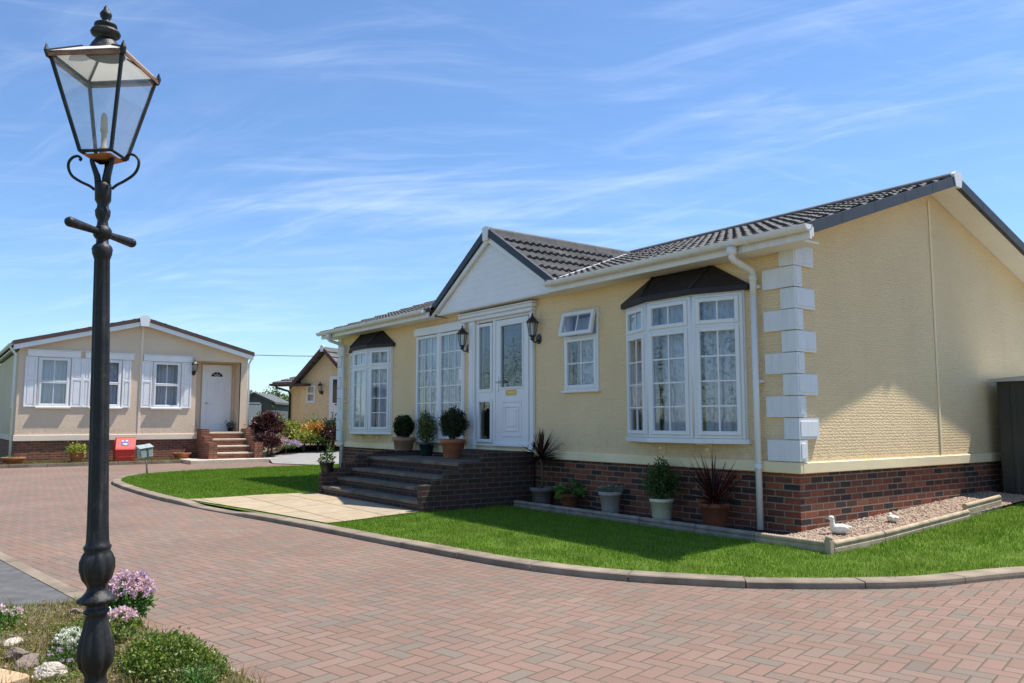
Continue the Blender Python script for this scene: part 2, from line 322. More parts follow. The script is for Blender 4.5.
# ---------------------------------------------------------------- mesh helpers
def FR(o, u, w, z=(0, 0, 1)):
    m = Matrix.Identity(4)
    for i, a in enumerate((u, w, z)):
        for k in range(3): m[k][i] = a[k]
    for k in range(3): m[k][3] = o[k]
    return m
class MB:
    def __init__(s, Mx=None):
        s.v = []; s.f = []; s.mi = []; s.sm = []; s.M = Mx; s.cur = 0
    def p(s, q):
        q = Vector(q)
        s.v.append(tuple(s.M @ q) if s.M is not None else tuple(q)); return len(s.v)-1
    def face(s, pts, smooth=False):
        s.f.append([s.p(q) for q in pts]); s.mi.append(s.cur); s.sm.append(smooth)
    def idx(s, ids, smooth=False):
        s.f.append(list(ids)); s.mi.append(s.cur); s.sm.append(smooth)
    def box(s, x0, x1, y0, y1, z0, z1, ch=0.):
        if ch <= 0:
            i = [s.p(q) for q in ((x0,y0,z0),(x1,y0,z0),(x1,y1,z0),(x0,y1,z0),(x0,y0,z1),(x1,y0,z1),(x1,y1,z1),(x0,y1,z1))]
            for q in ((0,3,2,1),(4,5,6,7),(0,1,5,4),(1,2,6,5),(2,3,7,6),(3,0,4,7)): s.idx([i[k] for k in q])
            return
        X, Y, Z = (x0, x1), (y0, y1), (z0, z1)
        P = {}
        for a in (0, 1):
            for b in (0, 1):
                for c in (0, 1):
                    sx, sy, sz = (1-2*a)*ch, (1-2*b)*ch, (1-2*c)*ch
                    P[a,b,c,'x'] = s.p((X[a], Y[b]+sy, Z[c]+sz)); P[a,b,c,'y'] = s.p((X[a]+sx, Y[b], Z[c]+sz)); P[a,b,c,'z'] = s.p((X[a]+sx, Y[b]+sy, Z[c]))
        for a in (0, 1):
            s.idx([P[a,0,0,'x'], P[a,1,0,'x'], P[a,1,1,'x'], P[a,0,1,'x']])
            s.idx([P[0,a,0,'y'], P[1,a,0,'y'], P[1,a,1,'y'], P[0,a,1,'y']])
            s.idx([P[0,0,a,'z'], P[1,0,a,'z'], P[1,1,a,'z'], P[0,1,a,'z']])
            for b in (0, 1):
                s.idx([P[a,b,0,'x'], P[a,b,1,'x'], P[a,b,1,'y'], P[a,b,0,'y']])
                s.idx([P[a,0,b,'x'], P[a,1,b,'x'], P[a,1,b,'z'], P[a,0,b,'z']])
                s.idx([P[0,a,b,'y'], P[1,a,b,'y'], P[1,a,b,'z'], P[0,a,b,'z']])
                for c in (0, 1): s.idx([P[a,b,c,'x'], P[a,b,c,'y'], P[a,b,c,'z']])
    def prism(s, poly, ext):
        e = Vector(ext); a = [s.p(q) for q in poly]; b = [s.p(Vector(q)+e) for q in poly]; n = len(a)
        s.idx(a[::-1]); s.idx(b)
        for i in range(n): s.idx([a[i], a[(i+1) % n], b[(i+1) % n], b[i]])
    def lathe(s, prof, seg=24, at=(0, 0, 0), mod=None, smooth=True, cap=True):
        rings = []
        for (r, z, *q) in prof:
            a = q[0] if q else 0.
            ring = []
            for k in range(seg):
                t = 2*math.pi*k/seg; rr = r*(1+a*(abs(math.cos((mod or 8)/2*t))-.6))
                ring.append(s.p((at[0]+rr*math.cos(t), at[1]+rr*math.sin(t), at[2]+z)))
            rings.append(ring)
        for i in range(len(rings)-1):
            for k in range(seg):
                s.idx([rings[i][k], rings[i][(k+1) % seg], rings[i+1][(k+1) % seg], rings[i+1][k]], smooth)
        if cap: s.idx(rings[0][::-1]); s.idx(rings[-1])
    def tube(s, pts, r, seg=8, smooth=True):
        pts = [Vector(q) for q in pts]; rings = []; n = len(pts)
        rs = r if isinstance(r, (list, tuple)) else [r]*n
        up = Vector((0, 0, 1)); prev = None
        for i, q in enumerate(pts):
            d = (pts[min(i+1, n-1)]-pts[max(i-1, 0)]).normalized()
            a = prev - d*prev.dot(d) if prev is not None else d.cross(up if abs(d.z) < .95 else Vector((1, 0, 0)))
            a.normalize(); prev = a; b = d.cross(a)
            rings.append([s.p(q+(a*math.cos(2*math.pi*k/seg)+b*math.sin(2*math.pi*k/seg))*rs[i]) for k in range(seg)])
        for i in range(n-1):
            for k in range(seg): s.idx([rings[i][k], rings[i][(k+1) % seg], rings[i+1][(k+1) % seg], rings[i+1][k]], smooth)
        s.idx(rings[0][::-1]); s.idx(rings[-1])
    def ball(s, c, r, seg=16, rings=10, fn=None):
        c = Vector(c); g = []
        for i in range(rings+1):
            th = math.pi*i/rings; row = []
            for k in range(seg):
                ph = 2*math.pi*k/seg
                d = Vector((math.sin(th)*math.cos(ph), math.sin(th)*math.sin(ph), math.cos(th)))
                q = Vector((d.x*r[0], d.y*r[1], d.z*r[2]))
                if fn: q = q*fn(d)
                row.append(s.p(c+q))
            g.append(row)
        for i in range(rings):
            for k in range(seg): s.idx([g[i][k], g[i+1][k], g[i+1][(k+1) % seg], g[i][(k+1) % seg]], True)
    def build(s, name, mat, parent=None, local=False, uv=False, origin=None):
        me = bpy.data.meshes.new(name)
        v = np.array(s.v, dtype=np.float64)
        if origin is not None: v = v-np.array(origin)
        me.from_pydata([tuple(q) for q in v], [], s.f)
        for m in (mat if isinstance(mat, (list, tuple)) else [mat]): me.materials.append(m)
        me.polygons.foreach_set('material_index', s.mi)
        me.polygons.foreach_set('use_smooth', s.sm)
        if uv:
            lay = me.uv_layers.new(name='UVMap'); me.update()
            for pl in me.polygons:
                nx, ny, nz = (abs(q) for q in pl.normal)
                for li in pl.loop_indices:
                    q = s.v[me.loops[li].vertex_index]
                    if nz > nx and nz > ny: t = (q[0], q[1])
                    elif nx > ny: t = (q[1]+.113, q[2])
                    else: t = (q[0], q[2])
                    lay.data[li].uv = t
        me.update()
        o = bpy.data.objects.new(name, me); C.objects.link(o)
        if origin is not None: o.location = origin
        if parent is not None:
            o.parent = parent
            if not local and parent.type == 'EMPTY':
                o.matrix_parent_inverse = (Matrix.Translation(parent.location) @ parent.rotation_euler.to_matrix().to_4x4()).inverted()
        return o
def tag(o, label=None, cat=None, group=None, kind=None):
    if label: o['label'] = label
    if cat: o['category'] = cat
    if group: o['group'] = group
    if kind: o['kind'] = kind
    return o
def thing(name, label, cat, loc=(0, 0, 0), rot=(0, 0, 0), group=None):
    o = bpy.data.objects.new(name, None); o.empty_display_size = .2; C.objects.link(o)
    o.location = loc; o.rotation_euler = rot
    return tag(o, label, cat, group)
def npmesh(name, v, f, mat, parent=None, loc=None):
    """v (n,3), f (m,k) -> object, fast"""
    me = bpy.data.meshes.new(name); k = f.shape[1]
    me.vertices.add(len(v)); me.vertices.foreach_set('co', np.ascontiguousarray(v, dtype=np.float32).ravel())
    me.loops.add(f.size); me.loops.foreach_set('vertex_index', np.ascontiguousarray(f, dtype=np.int32).ravel())
    me.polygons.add(len(f)); me.polygons.foreach_set('loop_start', np.arange(0, f.size, k, dtype=np.int32))
    me.update(calc_edges=True); me.materials.append(mat)
    o = bpy.data.objects.new(name, me); C.objects.link(o)
    if parent is not None: o.parent = parent
    if loc is not None: o.location = loc
    return o
def unit(a): return a/np.maximum(np.linalg.norm(a, axis=1, keepdims=True), 1e-9)
def leafset(P, D, L, W, fold=.25, rs=None):
    """kite leaves at P pointing D; returns verts, quads"""
    n = len(P); rng = rs or np.random
    side = unit(np.cross(D, rng.normal(size=(n, 3)))); nn = np.cross(D, side)
    L = np.broadcast_to(np.asarray(L, float), (n,))[:, None]; W = np.broadcast_to(np.asarray(W, float), (n,))[:, None]
    a = P; b = P+D*L*.5+side*W*.5+nn*W*fold; c = P+D*L; d = P+D*L*.5-side*W*.5+nn*W*fold
    v = np.stack([a, b, c, d], 1).reshape(-1, 3); f = np.arange(4*n).reshape(n, 4)
    return v, f
def cloud(c, r, n, L, W, seed, shell=.75, lump=.18, out=.6, zmin=-9):
    """leaves through an uneven ellipsoid crown"""
    rs = np.random.RandomState(seed)
    d = unit(rs.normal(size=(n, 3)))
    ph = rs.uniform(0, 6.28, 6)
    lm = 1+lump*(np.sin(d[:, 0]*5+ph[0])*np.sin(d[:, 1]*5+ph[1])+.7*np.sin(d[:, 2]*7+ph[2])*np.sin(d[:, 0]*8+ph[3]))
    rad = (shell+(1-shell)*rs.uniform(0, 1, n)**.6)*lm*(1+.10*rs.normal(size=n)*lump/.18)
    P = d*rad[:, None]*np.array(r)
    P = P[P[:, 2] > zmin]; d = d[:len(P)] if len(P) == n else unit(P/np.array(r))
    D = unit(d*out+rs.normal(size=d.shape)*.6+np.array([0, 0, .25]))
    return leafset(P+np.array(c), D, L*rs.uniform(.7, 1.3, len(P)), W*rs.uniform(.7, 1.3, len(P)), rs=rs)
def join(*vf):
    V = []; F = []; o = 0
    for v, f in vf: V.append(v); F.append(f+o); o += len(v)
    return np.concatenate(V), np.concatenate(F)
def straps(base, dirs, L, W, droop, rs):
    """curved strap leaves, one closed strip each"""
    V = []; F = []; o = 0; n = 6
    for k, d in enumerate(dirs):
        d = np.array(d)/np.linalg.norm(d); l = L*rs.uniform(.7, 1.1)
        s = np.cross(d, [0, 0, 1.]); s = s/max(np.linalg.norm(s), .05)
        for i in range(n+1):
            t = i/n; q = np.array(base)+d*l*t+np.array([0, 0, -droop*l*t*t])
            w = W*(.55+.9*t if t < .35 else .87*(1-((t-.35)/.65)**1.6)+.02)
            up = np.cross(s, d)
            V += [q-s*w/2+up*w*.2, q-up*w*.12, q+s*w/2+up*w*.2]
        for i in range(n):
            a = o+3*i; F += [[a, a+1, a+4, a+3], [a+1, a+2, a+5, a+4]]
        o += 3*(n+1)
    return np.array(V), np.array(F)

# ---------------------------------------------------------------- world, sun, camera
SUN = Vector((.152, .475, 1.)).normalized()
sc = bpy.context.scene
w = bpy.data.worlds.new('World'); sc.world = w; w.use_nodes = True
nt = w.node_tree; nt.nodes.clear()
class GW(G):
    def __init__(s, nt): s.nt = nt
gw = GW(nt)
sky = gw.n('ShaderNodeTexSky', sky_type='NISHITA'); sky.sun_disc = False
sky.sun_elevation = math.asin(SUN.z); sky.sun_rotation = math.atan2(SUN.x, SUN.y)
sky.air_density = 1.0; sky.dust_density = .25; sky.ozone_density = 2.2; sky.altitude = 20
dirv = gw.n('ShaderNodeTexCoord').outputs['Generated']
sp = gw.n('ShaderNodeSeparateXYZ', {'Vector': dirv})
zz = gw.math('ADD', gw.math('MAXIMUM', sp.outputs['Z'], 0.), .16)
flat = gw.vec(gw.math('DIVIDE', sp.outputs['X'], zz), gw.math('DIVIDE', sp.outputs['Y'], zz))
warp = gw.n('ShaderNodeTexNoise', {'Vector': flat, 'Scale': .9, 'Detail': 3.}).outputs['Color']
fl2 = gw.n('ShaderNodeMixRGB', {'Fac': .22, 'Color1': flat, 'Color2': warp}).outputs[0]
def cirrus(rot, sx, sy, sc_, lo, hi, seed):
    # streaky noise: spread along one axis
    r_ = gw.n('ShaderNodeMapping', {'Vector': fl2, 'Rotation': (0, 0, R(rot)), 'Location': (seed, seed*.7, 0)}).outputs[0]
    s_ = gw.n('ShaderNodeMapping', {'Vector': r_, 'Scale': (sx, sy, 1)}).outputs[0]
    f = gw.noise(s_, sc_, 8, .62, .6)
    patch = gw.noise(r_, 1.15, 3, .5)
    return gw.math('MULTIPLY', gw.maprange(f, lo, hi, 0., 1., True), gw.maprange(patch, .36, .62, 0., 1., True))
c1 = cirrus(-48, .55, 2.3, 2.5, .44, .84, 3.1)
c2 = cirrus(-22, .60, 2.6, 2.9, .46, .86, 7.7)
c3 = cirrus(-70, .9, 3.4, 4.5, .46, .80, 1.9)
cl = gw.math('MULTIPLY', gw.math('MINIMUM', gw.math('ADD', gw.math('ADD', gw.math('MULTIPLY', c1, .30), gw.math('MULTIPLY', c2, .26)), gw.math('MULTIPLY', c3, .10)), .5), gw.maprange(sp.outputs['Z'], .02, .30, .45, 1.))
skyc = gw.mix(1., sky.outputs[0], (.75, .905, 1.07), 'MULTIPLY')
cc = gw.mix(cl, skyc, (7.4, 8.1, 9.2))
bg = gw.n('ShaderNodeBackground', {'Color': cc, 'Strength': .12})
wo = gw.n('ShaderNodeOutputWorld'); nt.links.new(bg.outputs[0], wo.inputs['Surface'])
sl = bpy.data.lights.new('sun', 'SUN'); sl.energy = 5.0; sl.angle = R(.53); sl.color = (1., .955, .89)
so = bpy.data.objects.new('sun', sl); C.objects.link(so); so.rotation_euler = SUN.to_track_quat('Z', 'Y').to_euler(); so.location = (0, 0, 30)
cd = bpy.data.cameras.new('camera'); cam = bpy.data.objects.new('camera', cd); C.objects.link(cam)
cd.sensor_width = 36; cd.lens = 799.32*36/1024; cd.clip_start = .05; cd.clip_end = 6000
cam.location = (4.9511, -7.2805, 1.1348)
ya, pi_ = R(-53.8277), R(5.7179)
cam.rotation_euler = Vector((math.sin(ya)*math.cos(pi_), math.cos(ya)*math.cos(pi_), math.sin(pi_))).to_track_quat('-Z', 'Y').to_euler()
sc.camera = cam
sc.view_settings.view_transform = 'Standard'; sc.view_settings.look = 'None'; sc.view_settings.gamma = 1; sc.view_settings.exposure = 0.56
sc.cycles.max_bounces = 8; sc.cycles.transparent_max_bounces = 16

# ---------------------------------------------------------------- ground and road
def clamp(x, a=0., b=1.): return max(a, min(b, x))
def gz(x, y): return float(gzv(np.array([x]), np.array([y]))[0])
def sheet(name, pts, mat, thick=.0):
    b = MB(); b.face(pts); o = b.build(name, mat); return tag(o, kind='structure')
sheet('ground', [(-3000, -3000, -.22), (3000, -3000, -.22), (3000, 3000, -.22), (-3000, 3000, -.22)], M['field'])
KL = lambda x: -5.99+.135*x                       # line of the near kerb
sheet('road', [(-21.32, KL(-21.32)+.3, -.15), (-4.6, KL(-4.6), -.15), (9, KL(9), -.15), (26, KL(26), -.15), (26, 30, -.15), (-21.32, 30, -.15)], M['paver'])
sheet('footpath', [(-21.3, KL(-21.3)-.1, -.146), (-.9, KL(-.9)-.1, -.146), (-1.5, -14, -.146), (-21.3, -14, -.146)], M['asphalt'])
b = MB(); rs = np.random.RandomState(3)
x = -20.
while x < 12:
    x1 = x+.9; y0, y1 = KL(x), KL(x1-.008)
    b.prism([(x, y0, -.3), (x1-.008, y1, -.3), (x1-.008, y1-.11, -.3), (x, y0-.11, -.3)], (0, 0, .157+rs.uniform(0, .006))); x = x1
tag(b.build('kerb', M['kerb']), kind='structure')

outer = [(4.2, 12), (3.6, 6), (2.75, 2.2), (1.99, .12), (1.68, -.97), (1.07, -1.88), (.63, -2.29), (-.01, -2.72), (-.97, -3.05), (-2.63, -3.29), (-4.62, -3.52), (-6.1, -3.74), (-7.82, -3.97), (-9.71, -4.12), (-12.25, -4.14), (-13.9, -4.0), (-15.3, -3.45), (-16.15, -2.5), (-16.6, -1.2), (-16.85, .2), (-17.0, 2.0), (-17.0, 3.2)]
def catmull(P, n=14):
    P = [np.array(p, float) for p in P]; out = []
    for i in range(len(P)-1):
        a, b_, c, d = P[max(i-1, 0)], P[i], P[i+1], P[min(i+2, len(P)-1)]
        for k in range(n):
            t = k/n
            out.append(.5*((2*b_)+(-a+c)*t+(2*a-5*b_+4*c-d)*t*t+(-a+3*b_-3*c+d)*t**3))
    out.append(P[-1]); return np.array(out)
cv = catmull(outer)
seg = np.linalg.norm(np.diff(cv, axis=0), axis=1); arc = np.concatenate([[0], np.cumsum(seg)])
def along(s): return np.array([np.interp(s, arc, cv[:, 0]), np.interp(s, arc, cv[:, 1])])
b = MB(); s = 0; KW = .185; L_ = .915
while s < arc[-1]-.1:
    e = min(s+L_-.010, arc[-1]); prof = None; dz = rs.uniform(-.004, .004); dl = rs.uniform(-.004, .004)
    rows = []
    for k in range(7):
        t = s+(e-s)*k/6; p = along(t); q = along(min(t+.02, arc[-1]))-along(max(t-.02, 0)); q /= np.linalg.norm(q)
        nrm = np.array([-q[1], q[0]])
        if nrm @ (np.array([-6, 0])-p) < 0: nrm = -nrm       # towards the lawn
        drop = .034*(clamp((p[0]+8.3)/.7)*clamp((-6.0-p[0])/.5) if p[1] < -3 else 0)
        zt = -.094-drop+dz
        pr = [(dl, -.25), (dl, zt-.03), (dl+.004, zt-.008), (dl+.014, zt), (KW, zt), (KW, -.25)]
        rows.append([b.p((p[0]+nrm[0]*a, p[1]+nrm[1]*a, z)) for a, z in pr])
    for i in range(6):
        for j in range(5): b.idx([rows[i][j], rows[i+1][j], rows[i+1][j+1], rows[i][j+1]])
    b.idx(rows[0]); b.idx(rows[-1][::-1]); s += L_
tag(b.build('kerb', M['kerb']), kind='structure')

# lawn sheet
from bisect import bisect
poly = [tuple(p) for p in cv]+[(-17, 12), (4.2, 12)]
pa = np.array(poly)
def inside(X, Y, P):
    r = np.zeros(X.shape, bool); n = len(P); j = n-1
    for i in range(n):
        xi, yi, xj, yj = P[i][0], P[i][1], P[j][0], P[j][1]
        c = ((yi > Y) != (yj > Y)) & (X < (xj-xi)*(Y-yi)/(yj-yi+1e-12)+xi); r ^= c; j = i
    return r
def gzv(X, Y):
    X = np.asarray(X, float); Y = np.asarray(Y, float); d = np.full(X.shape, 9.)
    for q in cv[::3]: d = np.minimum(d, np.hypot(X-q[0], Y-q[1]))
    k = np.clip((d-.24)/1.3, 0, 1); k = k*k*(3-2*k)
    z = -.099+.036*k
    return z+np.where((Y > 0) & (X > -.8), .055*np.minimum(Y, 7)*k*np.clip((2.9-X)/1.6, 0, 1), 0)
# shrink polygon half a kerb towards the lawn
off = []
for i, p in enumerate(cv):
    q = cv[min(i+1, len(cv)-1)]-cv[max(i-1, 0)]; q /= np.linalg.norm(q)+1e-9; nr = np.array([-q[1], q[0]])
    if nr @ (np.array([-6., 0])-p) < 0: nr = -nr
    off.append(p+nr*.172)
off = np.array(off)
# triangulated fan strips: lawn as grid + boundary ring via bmesh triangle fill
import bmesh
bm = bmesh.new(); vs = [bm.verts.new((p[0], p[1], 0)) for p in off[::2]]+[bm.verts.new((-16.9, 12, 0)), bm.verts.new((4.1, 12, 0))]
bm.faces.new(vs)
for k in np.arange(-17, 4.4, .5):
    bmesh.ops.bisect_plane(bm, geom=bm.verts[:]+bm.edges[:]+bm.faces[:], plane_co=(k, 0, 0), plane_no=(1, 0, 0))
for k in np.arange(-4.5, 12, .5):
    bmesh.ops.bisect_plane(bm, geom=bm.verts[:]+bm.edges[:]+bm.faces[:], plane_co=(0, k, 0), plane_no=(0, 1, 0))
for v in bm.verts: v.co.z = gz(v.co.x, v.co.y)
me = bpy.data.meshes.new('lawn'); bm.to_mesh(me); bm.free(); me.materials.append(M['turf'])
lawn = bpy.data.objects.new('lawn', me); C.objects.link(lawn); tag(lawn, kind='structure')
# flagged path up to the steps
pp = [(-8.47, -3.86), (-6.4, -3.52), (-4.33, -3.27), (-4.43, -1.88), (-7.95, -1.88)]
b = MB(); n_ = 12
for i in range(n_):                                           # sloped flags, just proud of the turf
    def row(t): return [(pp[0][0]+(pp[4][0]-pp[0][0])*t, pp[0][1]+(pp[4][1]-pp[0][1])*t), (pp[1][0]+((pp[3][0]+pp[4][0])/2-pp[1][0])*t, pp[1][1]+(-1.88-pp[1][1])*t), (pp[2][0]+(pp[3][0]-pp[2][0])*t, pp[2][1]+(pp[3][1]-pp[2][1])*t)]
    a, c = row(i/n_), row((i+1)/n_)
    for k in (0, 1): b.face([(*q, gz(*q)+.012) for q in (a[k], a[k+1], c[k+1], c[k])])
tag(b.build('path', M['flags']), kind='structure')
sheet('driveway', [(-17.1, 2.4, -.13), (-17.2, 9, .15), (-28, 14, .45), (-30, 8.0, .45), (-24.5, 3.0, .26), (-21.2, 1.9, -.02), (-19.2, 1.35, -.13)], M['drive'])
sheet('planting_border', [(-20.9, 1.75, .0), (-24.5, 2.9, .262), (-27, 4.0, .3), (-28.5, 6.5, .42), (-24, 7.5, .44), (-21.2, 4.3, .30), (-22.2, 3.0, .27)], M['bed_soil'])
sheet('verge', [(-22.4, -9, -.07), (-21.4, -9, -.07), (-21.4, 1.6, -.07), (-22.4, 1.6, -.07)], M['turf'])
b = MB()
for k in range(12): b.box(-21.4, -21.28, -9+.92*k, -9+.92*k+.91, -.3, -.055)
tag(b.build('kerb', M['kerb']), kind='structure')
b = MB(); b.box(-21.9, -20.35, -.75, 1.95, -.3, -.03, .01); tag(b.build('pavement', M['tread_pale']), kind='structure')

# grass blades
def blades(name, n, xr, yr, test, h, wd, seed, mat, zf=gzv, lean=.5):
    rs = np.random.RandomState(seed)
    X = rs.uniform(*xr, n); Y = rs.uniform(*yr, n); k = test(X, Y); X, Y = X[k], Y[k]; n = len(X)
    # light and dark tufts
    t = .75+.25*np.sin(X*7.1+np.sin(Y*5.3)*2)*np.sin(Y*8.7+np.sin(X*4.1)*2)
    hh = h*rs.uniform(.45, 1.25, n)*t; a = rs.uniform(0, 6.283, n); ln = rs.uniform(0, lean, n)*hh; la = rs.uniform(0, 6.283, n)
    Z = zf(X, Y)-.004
    dx, dy = np.cos(a)*wd/2*rs.uniform(.6, 1.2, n), np.sin(a)*wd/2
    v = np.stack([np.stack([X-dx, Y-dy, Z], 1), np.stack([X+dx, Y+dy, Z], 1),
                  np.stack([X+np.cos(la)*ln, Y+np.sin(la)*ln, Z+hh], 1)], 1).reshape(-1, 3)
    return tag(npmesh(name, v, np.arange(3*n).reshape(n, 3), mat), kind='stuff')
OP = np.concatenate([off, [[-16.9, 12], [4.1, 12]]])
def lawn_ok(X, Y):
    k = inside(X, Y, OP)
    k &= ~inside(X, Y, [(-8.50, -4.1), (-4.30, -3.5), (-4.40, -1.85), (-7.97, -1.85)])
    k &= ~((X > -4.45) & (X < .63) & (Y > -.52)) & ~((X > -11.4) & (X < .0) & (Y > .0)); k &= ~((X > -7.86) & (X < -4.42) & (Y > -1.92) & (Y < 0))
    return k
o = blades('grass', 330000, (-4.6, 3.1), (-3.6, 4.5), lawn_ok, .046, .0055, 11, M['grass'])
tag(o, 'short bright green lawn grass round the yellow bungalow', 'grass')
o = blades('grass', 260000, (-17.1, -4.6), (-4.2, 3.5), lawn_ok, .050, .009, 12, M['grass'])
tag(o, 'short green grass on the island lawn left of the steps', 'grass')
o = blades('grass', 9000, (-22.3, -21.45), (-7, -.8), lambda X, Y: X < 0, .09, .015, 13, M['dry'], lambda X, Y: X*0-.07)
tag(o, 'thin dry grass along the foot of the peach bungalow', 'grass')
def edge_ok(X, Y):
    d = np.full(X.shape, 9.)
    for q in cv[::2]: d = np.minimum(d, np.hypot(X-q[0], Y-q[1]))
    return lawn_ok(X, Y) & (d < .25) & (np.sin(X*13+Y*7)*np.sin(Y*17-X*5) > -.35)
o = blades('grass_edge', 90000, (-8.5, 2.6), (-4.2, 1.5), edge_ok, .062, .006, 15, M['grass'], gzv, 1.5)
tag(o, 'uncut longer grass fringe leaning over the lawn kerb', 'grass')
# weeds and bits along the kerb foot
def nearkerb(X, Y):
    d = np.min(np.hypot(X[:, None]-cv[None, ::3, 0], Y[:, None]-cv[None, ::3, 1]), 1)
    n = np.sin(X*9)*np.sin(Y*11+X*4)
    return ~inside(X, Y, poly) & (d < .05) & (n > .1)
o = blades('weeds', 60000, (-2.5, 2.2), (-3.4, .3), nearkerb, .022, .005, 14, M['dry'], lambda X, Y: X*0-.15)
tag(o, 'small dry weeds along the foot of the kerb', 'weeds')

# ---------------------------------------------------------------- building helpers
def wall_holes(b, u0, u1, z0, z1, holes, depth=.14, top=None):
    """flat wall at w=0 with rectangular openings and reveals, in b's frame (u, w outwards, z)"""
    us = sorted({u0, u1, *[h[0] for h in holes], *[h[1] for h in holes]})
    zs = sorted({z0, z1, *[h[2] for h in holes], *[h[3] for h in holes]})
    for i in range(len(us)-1):
        for j in range(len(zs)-1):
            cu, cz = (us[i]+us[i+1])/2, (zs[j]+zs[j+1])/2
            if any(h[0] < cu < h[1] and h[2] < cz < h[3] for h in holes): continue
            b.face([(us[i], 0, zs[j]), (us[i+1], 0, zs[j]), (us[i+1], 0, zs[j+1]), (us[i], 0, zs[j+1])])
    for (a, c, d, e) in holes:
        b.face([(a, 0, d), (a, -depth, d), (a, -depth, e), (a, 0, e)]); b.face([(c, 0, d), (c, -depth, d), (c, -depth, e), (c, 0, e)])
        b.face([(a, 0, e), (c, 0, e), (c, -depth, e), (a, -depth, e)]); b.face([(a, 0, d), (c, 0, d), (c, -depth, d), (a, -depth, d)])
def ring(b, u0, u1, z0, z1, t, w0, w1, ch=.006):
    b.box(u0, u0+t, w0, w1, z0, z1, ch); b.box(u1-t, u1, w0, w1, z0, z1, ch)
    b.box(u0+t, u1-t, w0, w1-.001, z0, z0+t, ch); b.box(u0+t, u1-t, w0, w1-.001, z1-t, z1, ch)
def light(fr, gl, u0, u1, z0, z1, cols, rows, sash=.05, w=0., bars=.018):
    """one glazed light: sash ring, bars and a pane"""
    ring(fr, u0, u1, z0, z1, sash, w-.02, w+.030)
    a, c, d, e = u0+sash, u1-sash, z0+sash, z1-sash
    for k in range(1, cols): x = a+(c-a)*k/cols; fr.box(x-bars/2, x+bars/2, w-.007, w+.009, d, e)
    for k in range(1, rows): z = d+(e-d)*k/rows; fr.box(a, c, w-.006, w+.008, z-bars/2, z+bars/2)
    gl.box(a-.004, c+.004, w-.003, w+.001, d-.004, e+.004)
def curtain(b, u0, u1, z0, z1, w, amp=.018, per=.11, seed=0):
    rs = random.Random(seed); n = int((u1-u0)/.012)+2; A = []; B = []
    ph = rs.uniform(0, 6)
    for i in range(n):
        u = u0+(u1-u0)*i/(n-1)
        a = amp*(math.sin(u/per*6.28+ph+.8*math.sin(u*9))+.4*math.sin(u/per*2.6*6.28))
        A.append(b.p((u, w+a, z0))); B.append(b.p((u+.004*math.sin(u*40), w+a*.6, z1)))
    for i in range(n-1): b.idx([A[i], A[i+1], B[i+1], B[i]], True)
def window(parent, Mx, u0, u1, z0, z1, lights, cur=None, name='window', sill=True, outer=.035, w=0., cm='curtain', label=None):
    fr, gl = MB(Mx), MB(Mx)
    ring(fr, u0, u1, z0, z1, outer, -.07, .022)
    for L in lights:
        light(fr, gl, *L[:6], w=w+.004)
    if sill: fr.box(u0-.03, u1+.03, -.02, .055, z0-.028, z0+.004, .006)
    f = fr.build(name, M['upvc'], parent)
    if label: f['label'] = label
    gl.build('pane', M['glass'], f)
    if cur:
        for k, (a, c, d, e) in enumerate(cur):
            b = MB(Mx); curtain(b, a, c, d, e, -.20, .026, seed=k+int(u0*10)); b.build('curtain', M[cm], f)
    return f
def tile_slope(b, o, ud, vd, nd, ul, vl, gauge=.34, per=.13, amp=.014, lip=.050, keep=None, ns=6):
    o, ud, vd, nd = (np.array(q, float) for q in (o, ud, vd, nd))
    nc = max(2, int(round(ul/per*ns))); ncourse = max(1, int(round(vl/gauge))); gg = vl/ncourse
    us = np.linspace(0, ul, nc+1)
    ph = us/per*2*np.pi
    prof = amp*np.tanh(1.8*np.sin(ph))
    for k in range(ncourse):
        v0, v1 = k*gg, (k+1)*gg
        rows = []
        for (v, n) in ((v0+.004, -.012), (v0, lip), (v0+gg*.5, lip*.55), (v1+.02, .002)):
            rr = []
            for i, u in enumerate(us):
                jit = .003*math.sin(k*12.9+math.floor(u/per)*7.3) if n > 0 else 0
                q = o+ud*u+vd*v+nd*(n+jit+(prof[i] if n > -.01 else -.01)); rr.append(b.p(q))
            rows.append(rr)
        for j in range(3):
            for i in range(nc):
                if keep is not None:
                    mid = o+ud*(us[i]+us[i+1])/2+vd*(v0+v1)/2
                    if not keep(mid): continue
                b.idx([rows[j][i], rows[j][i+1], rows[j+1][i+1], rows[j+1][i]], False)
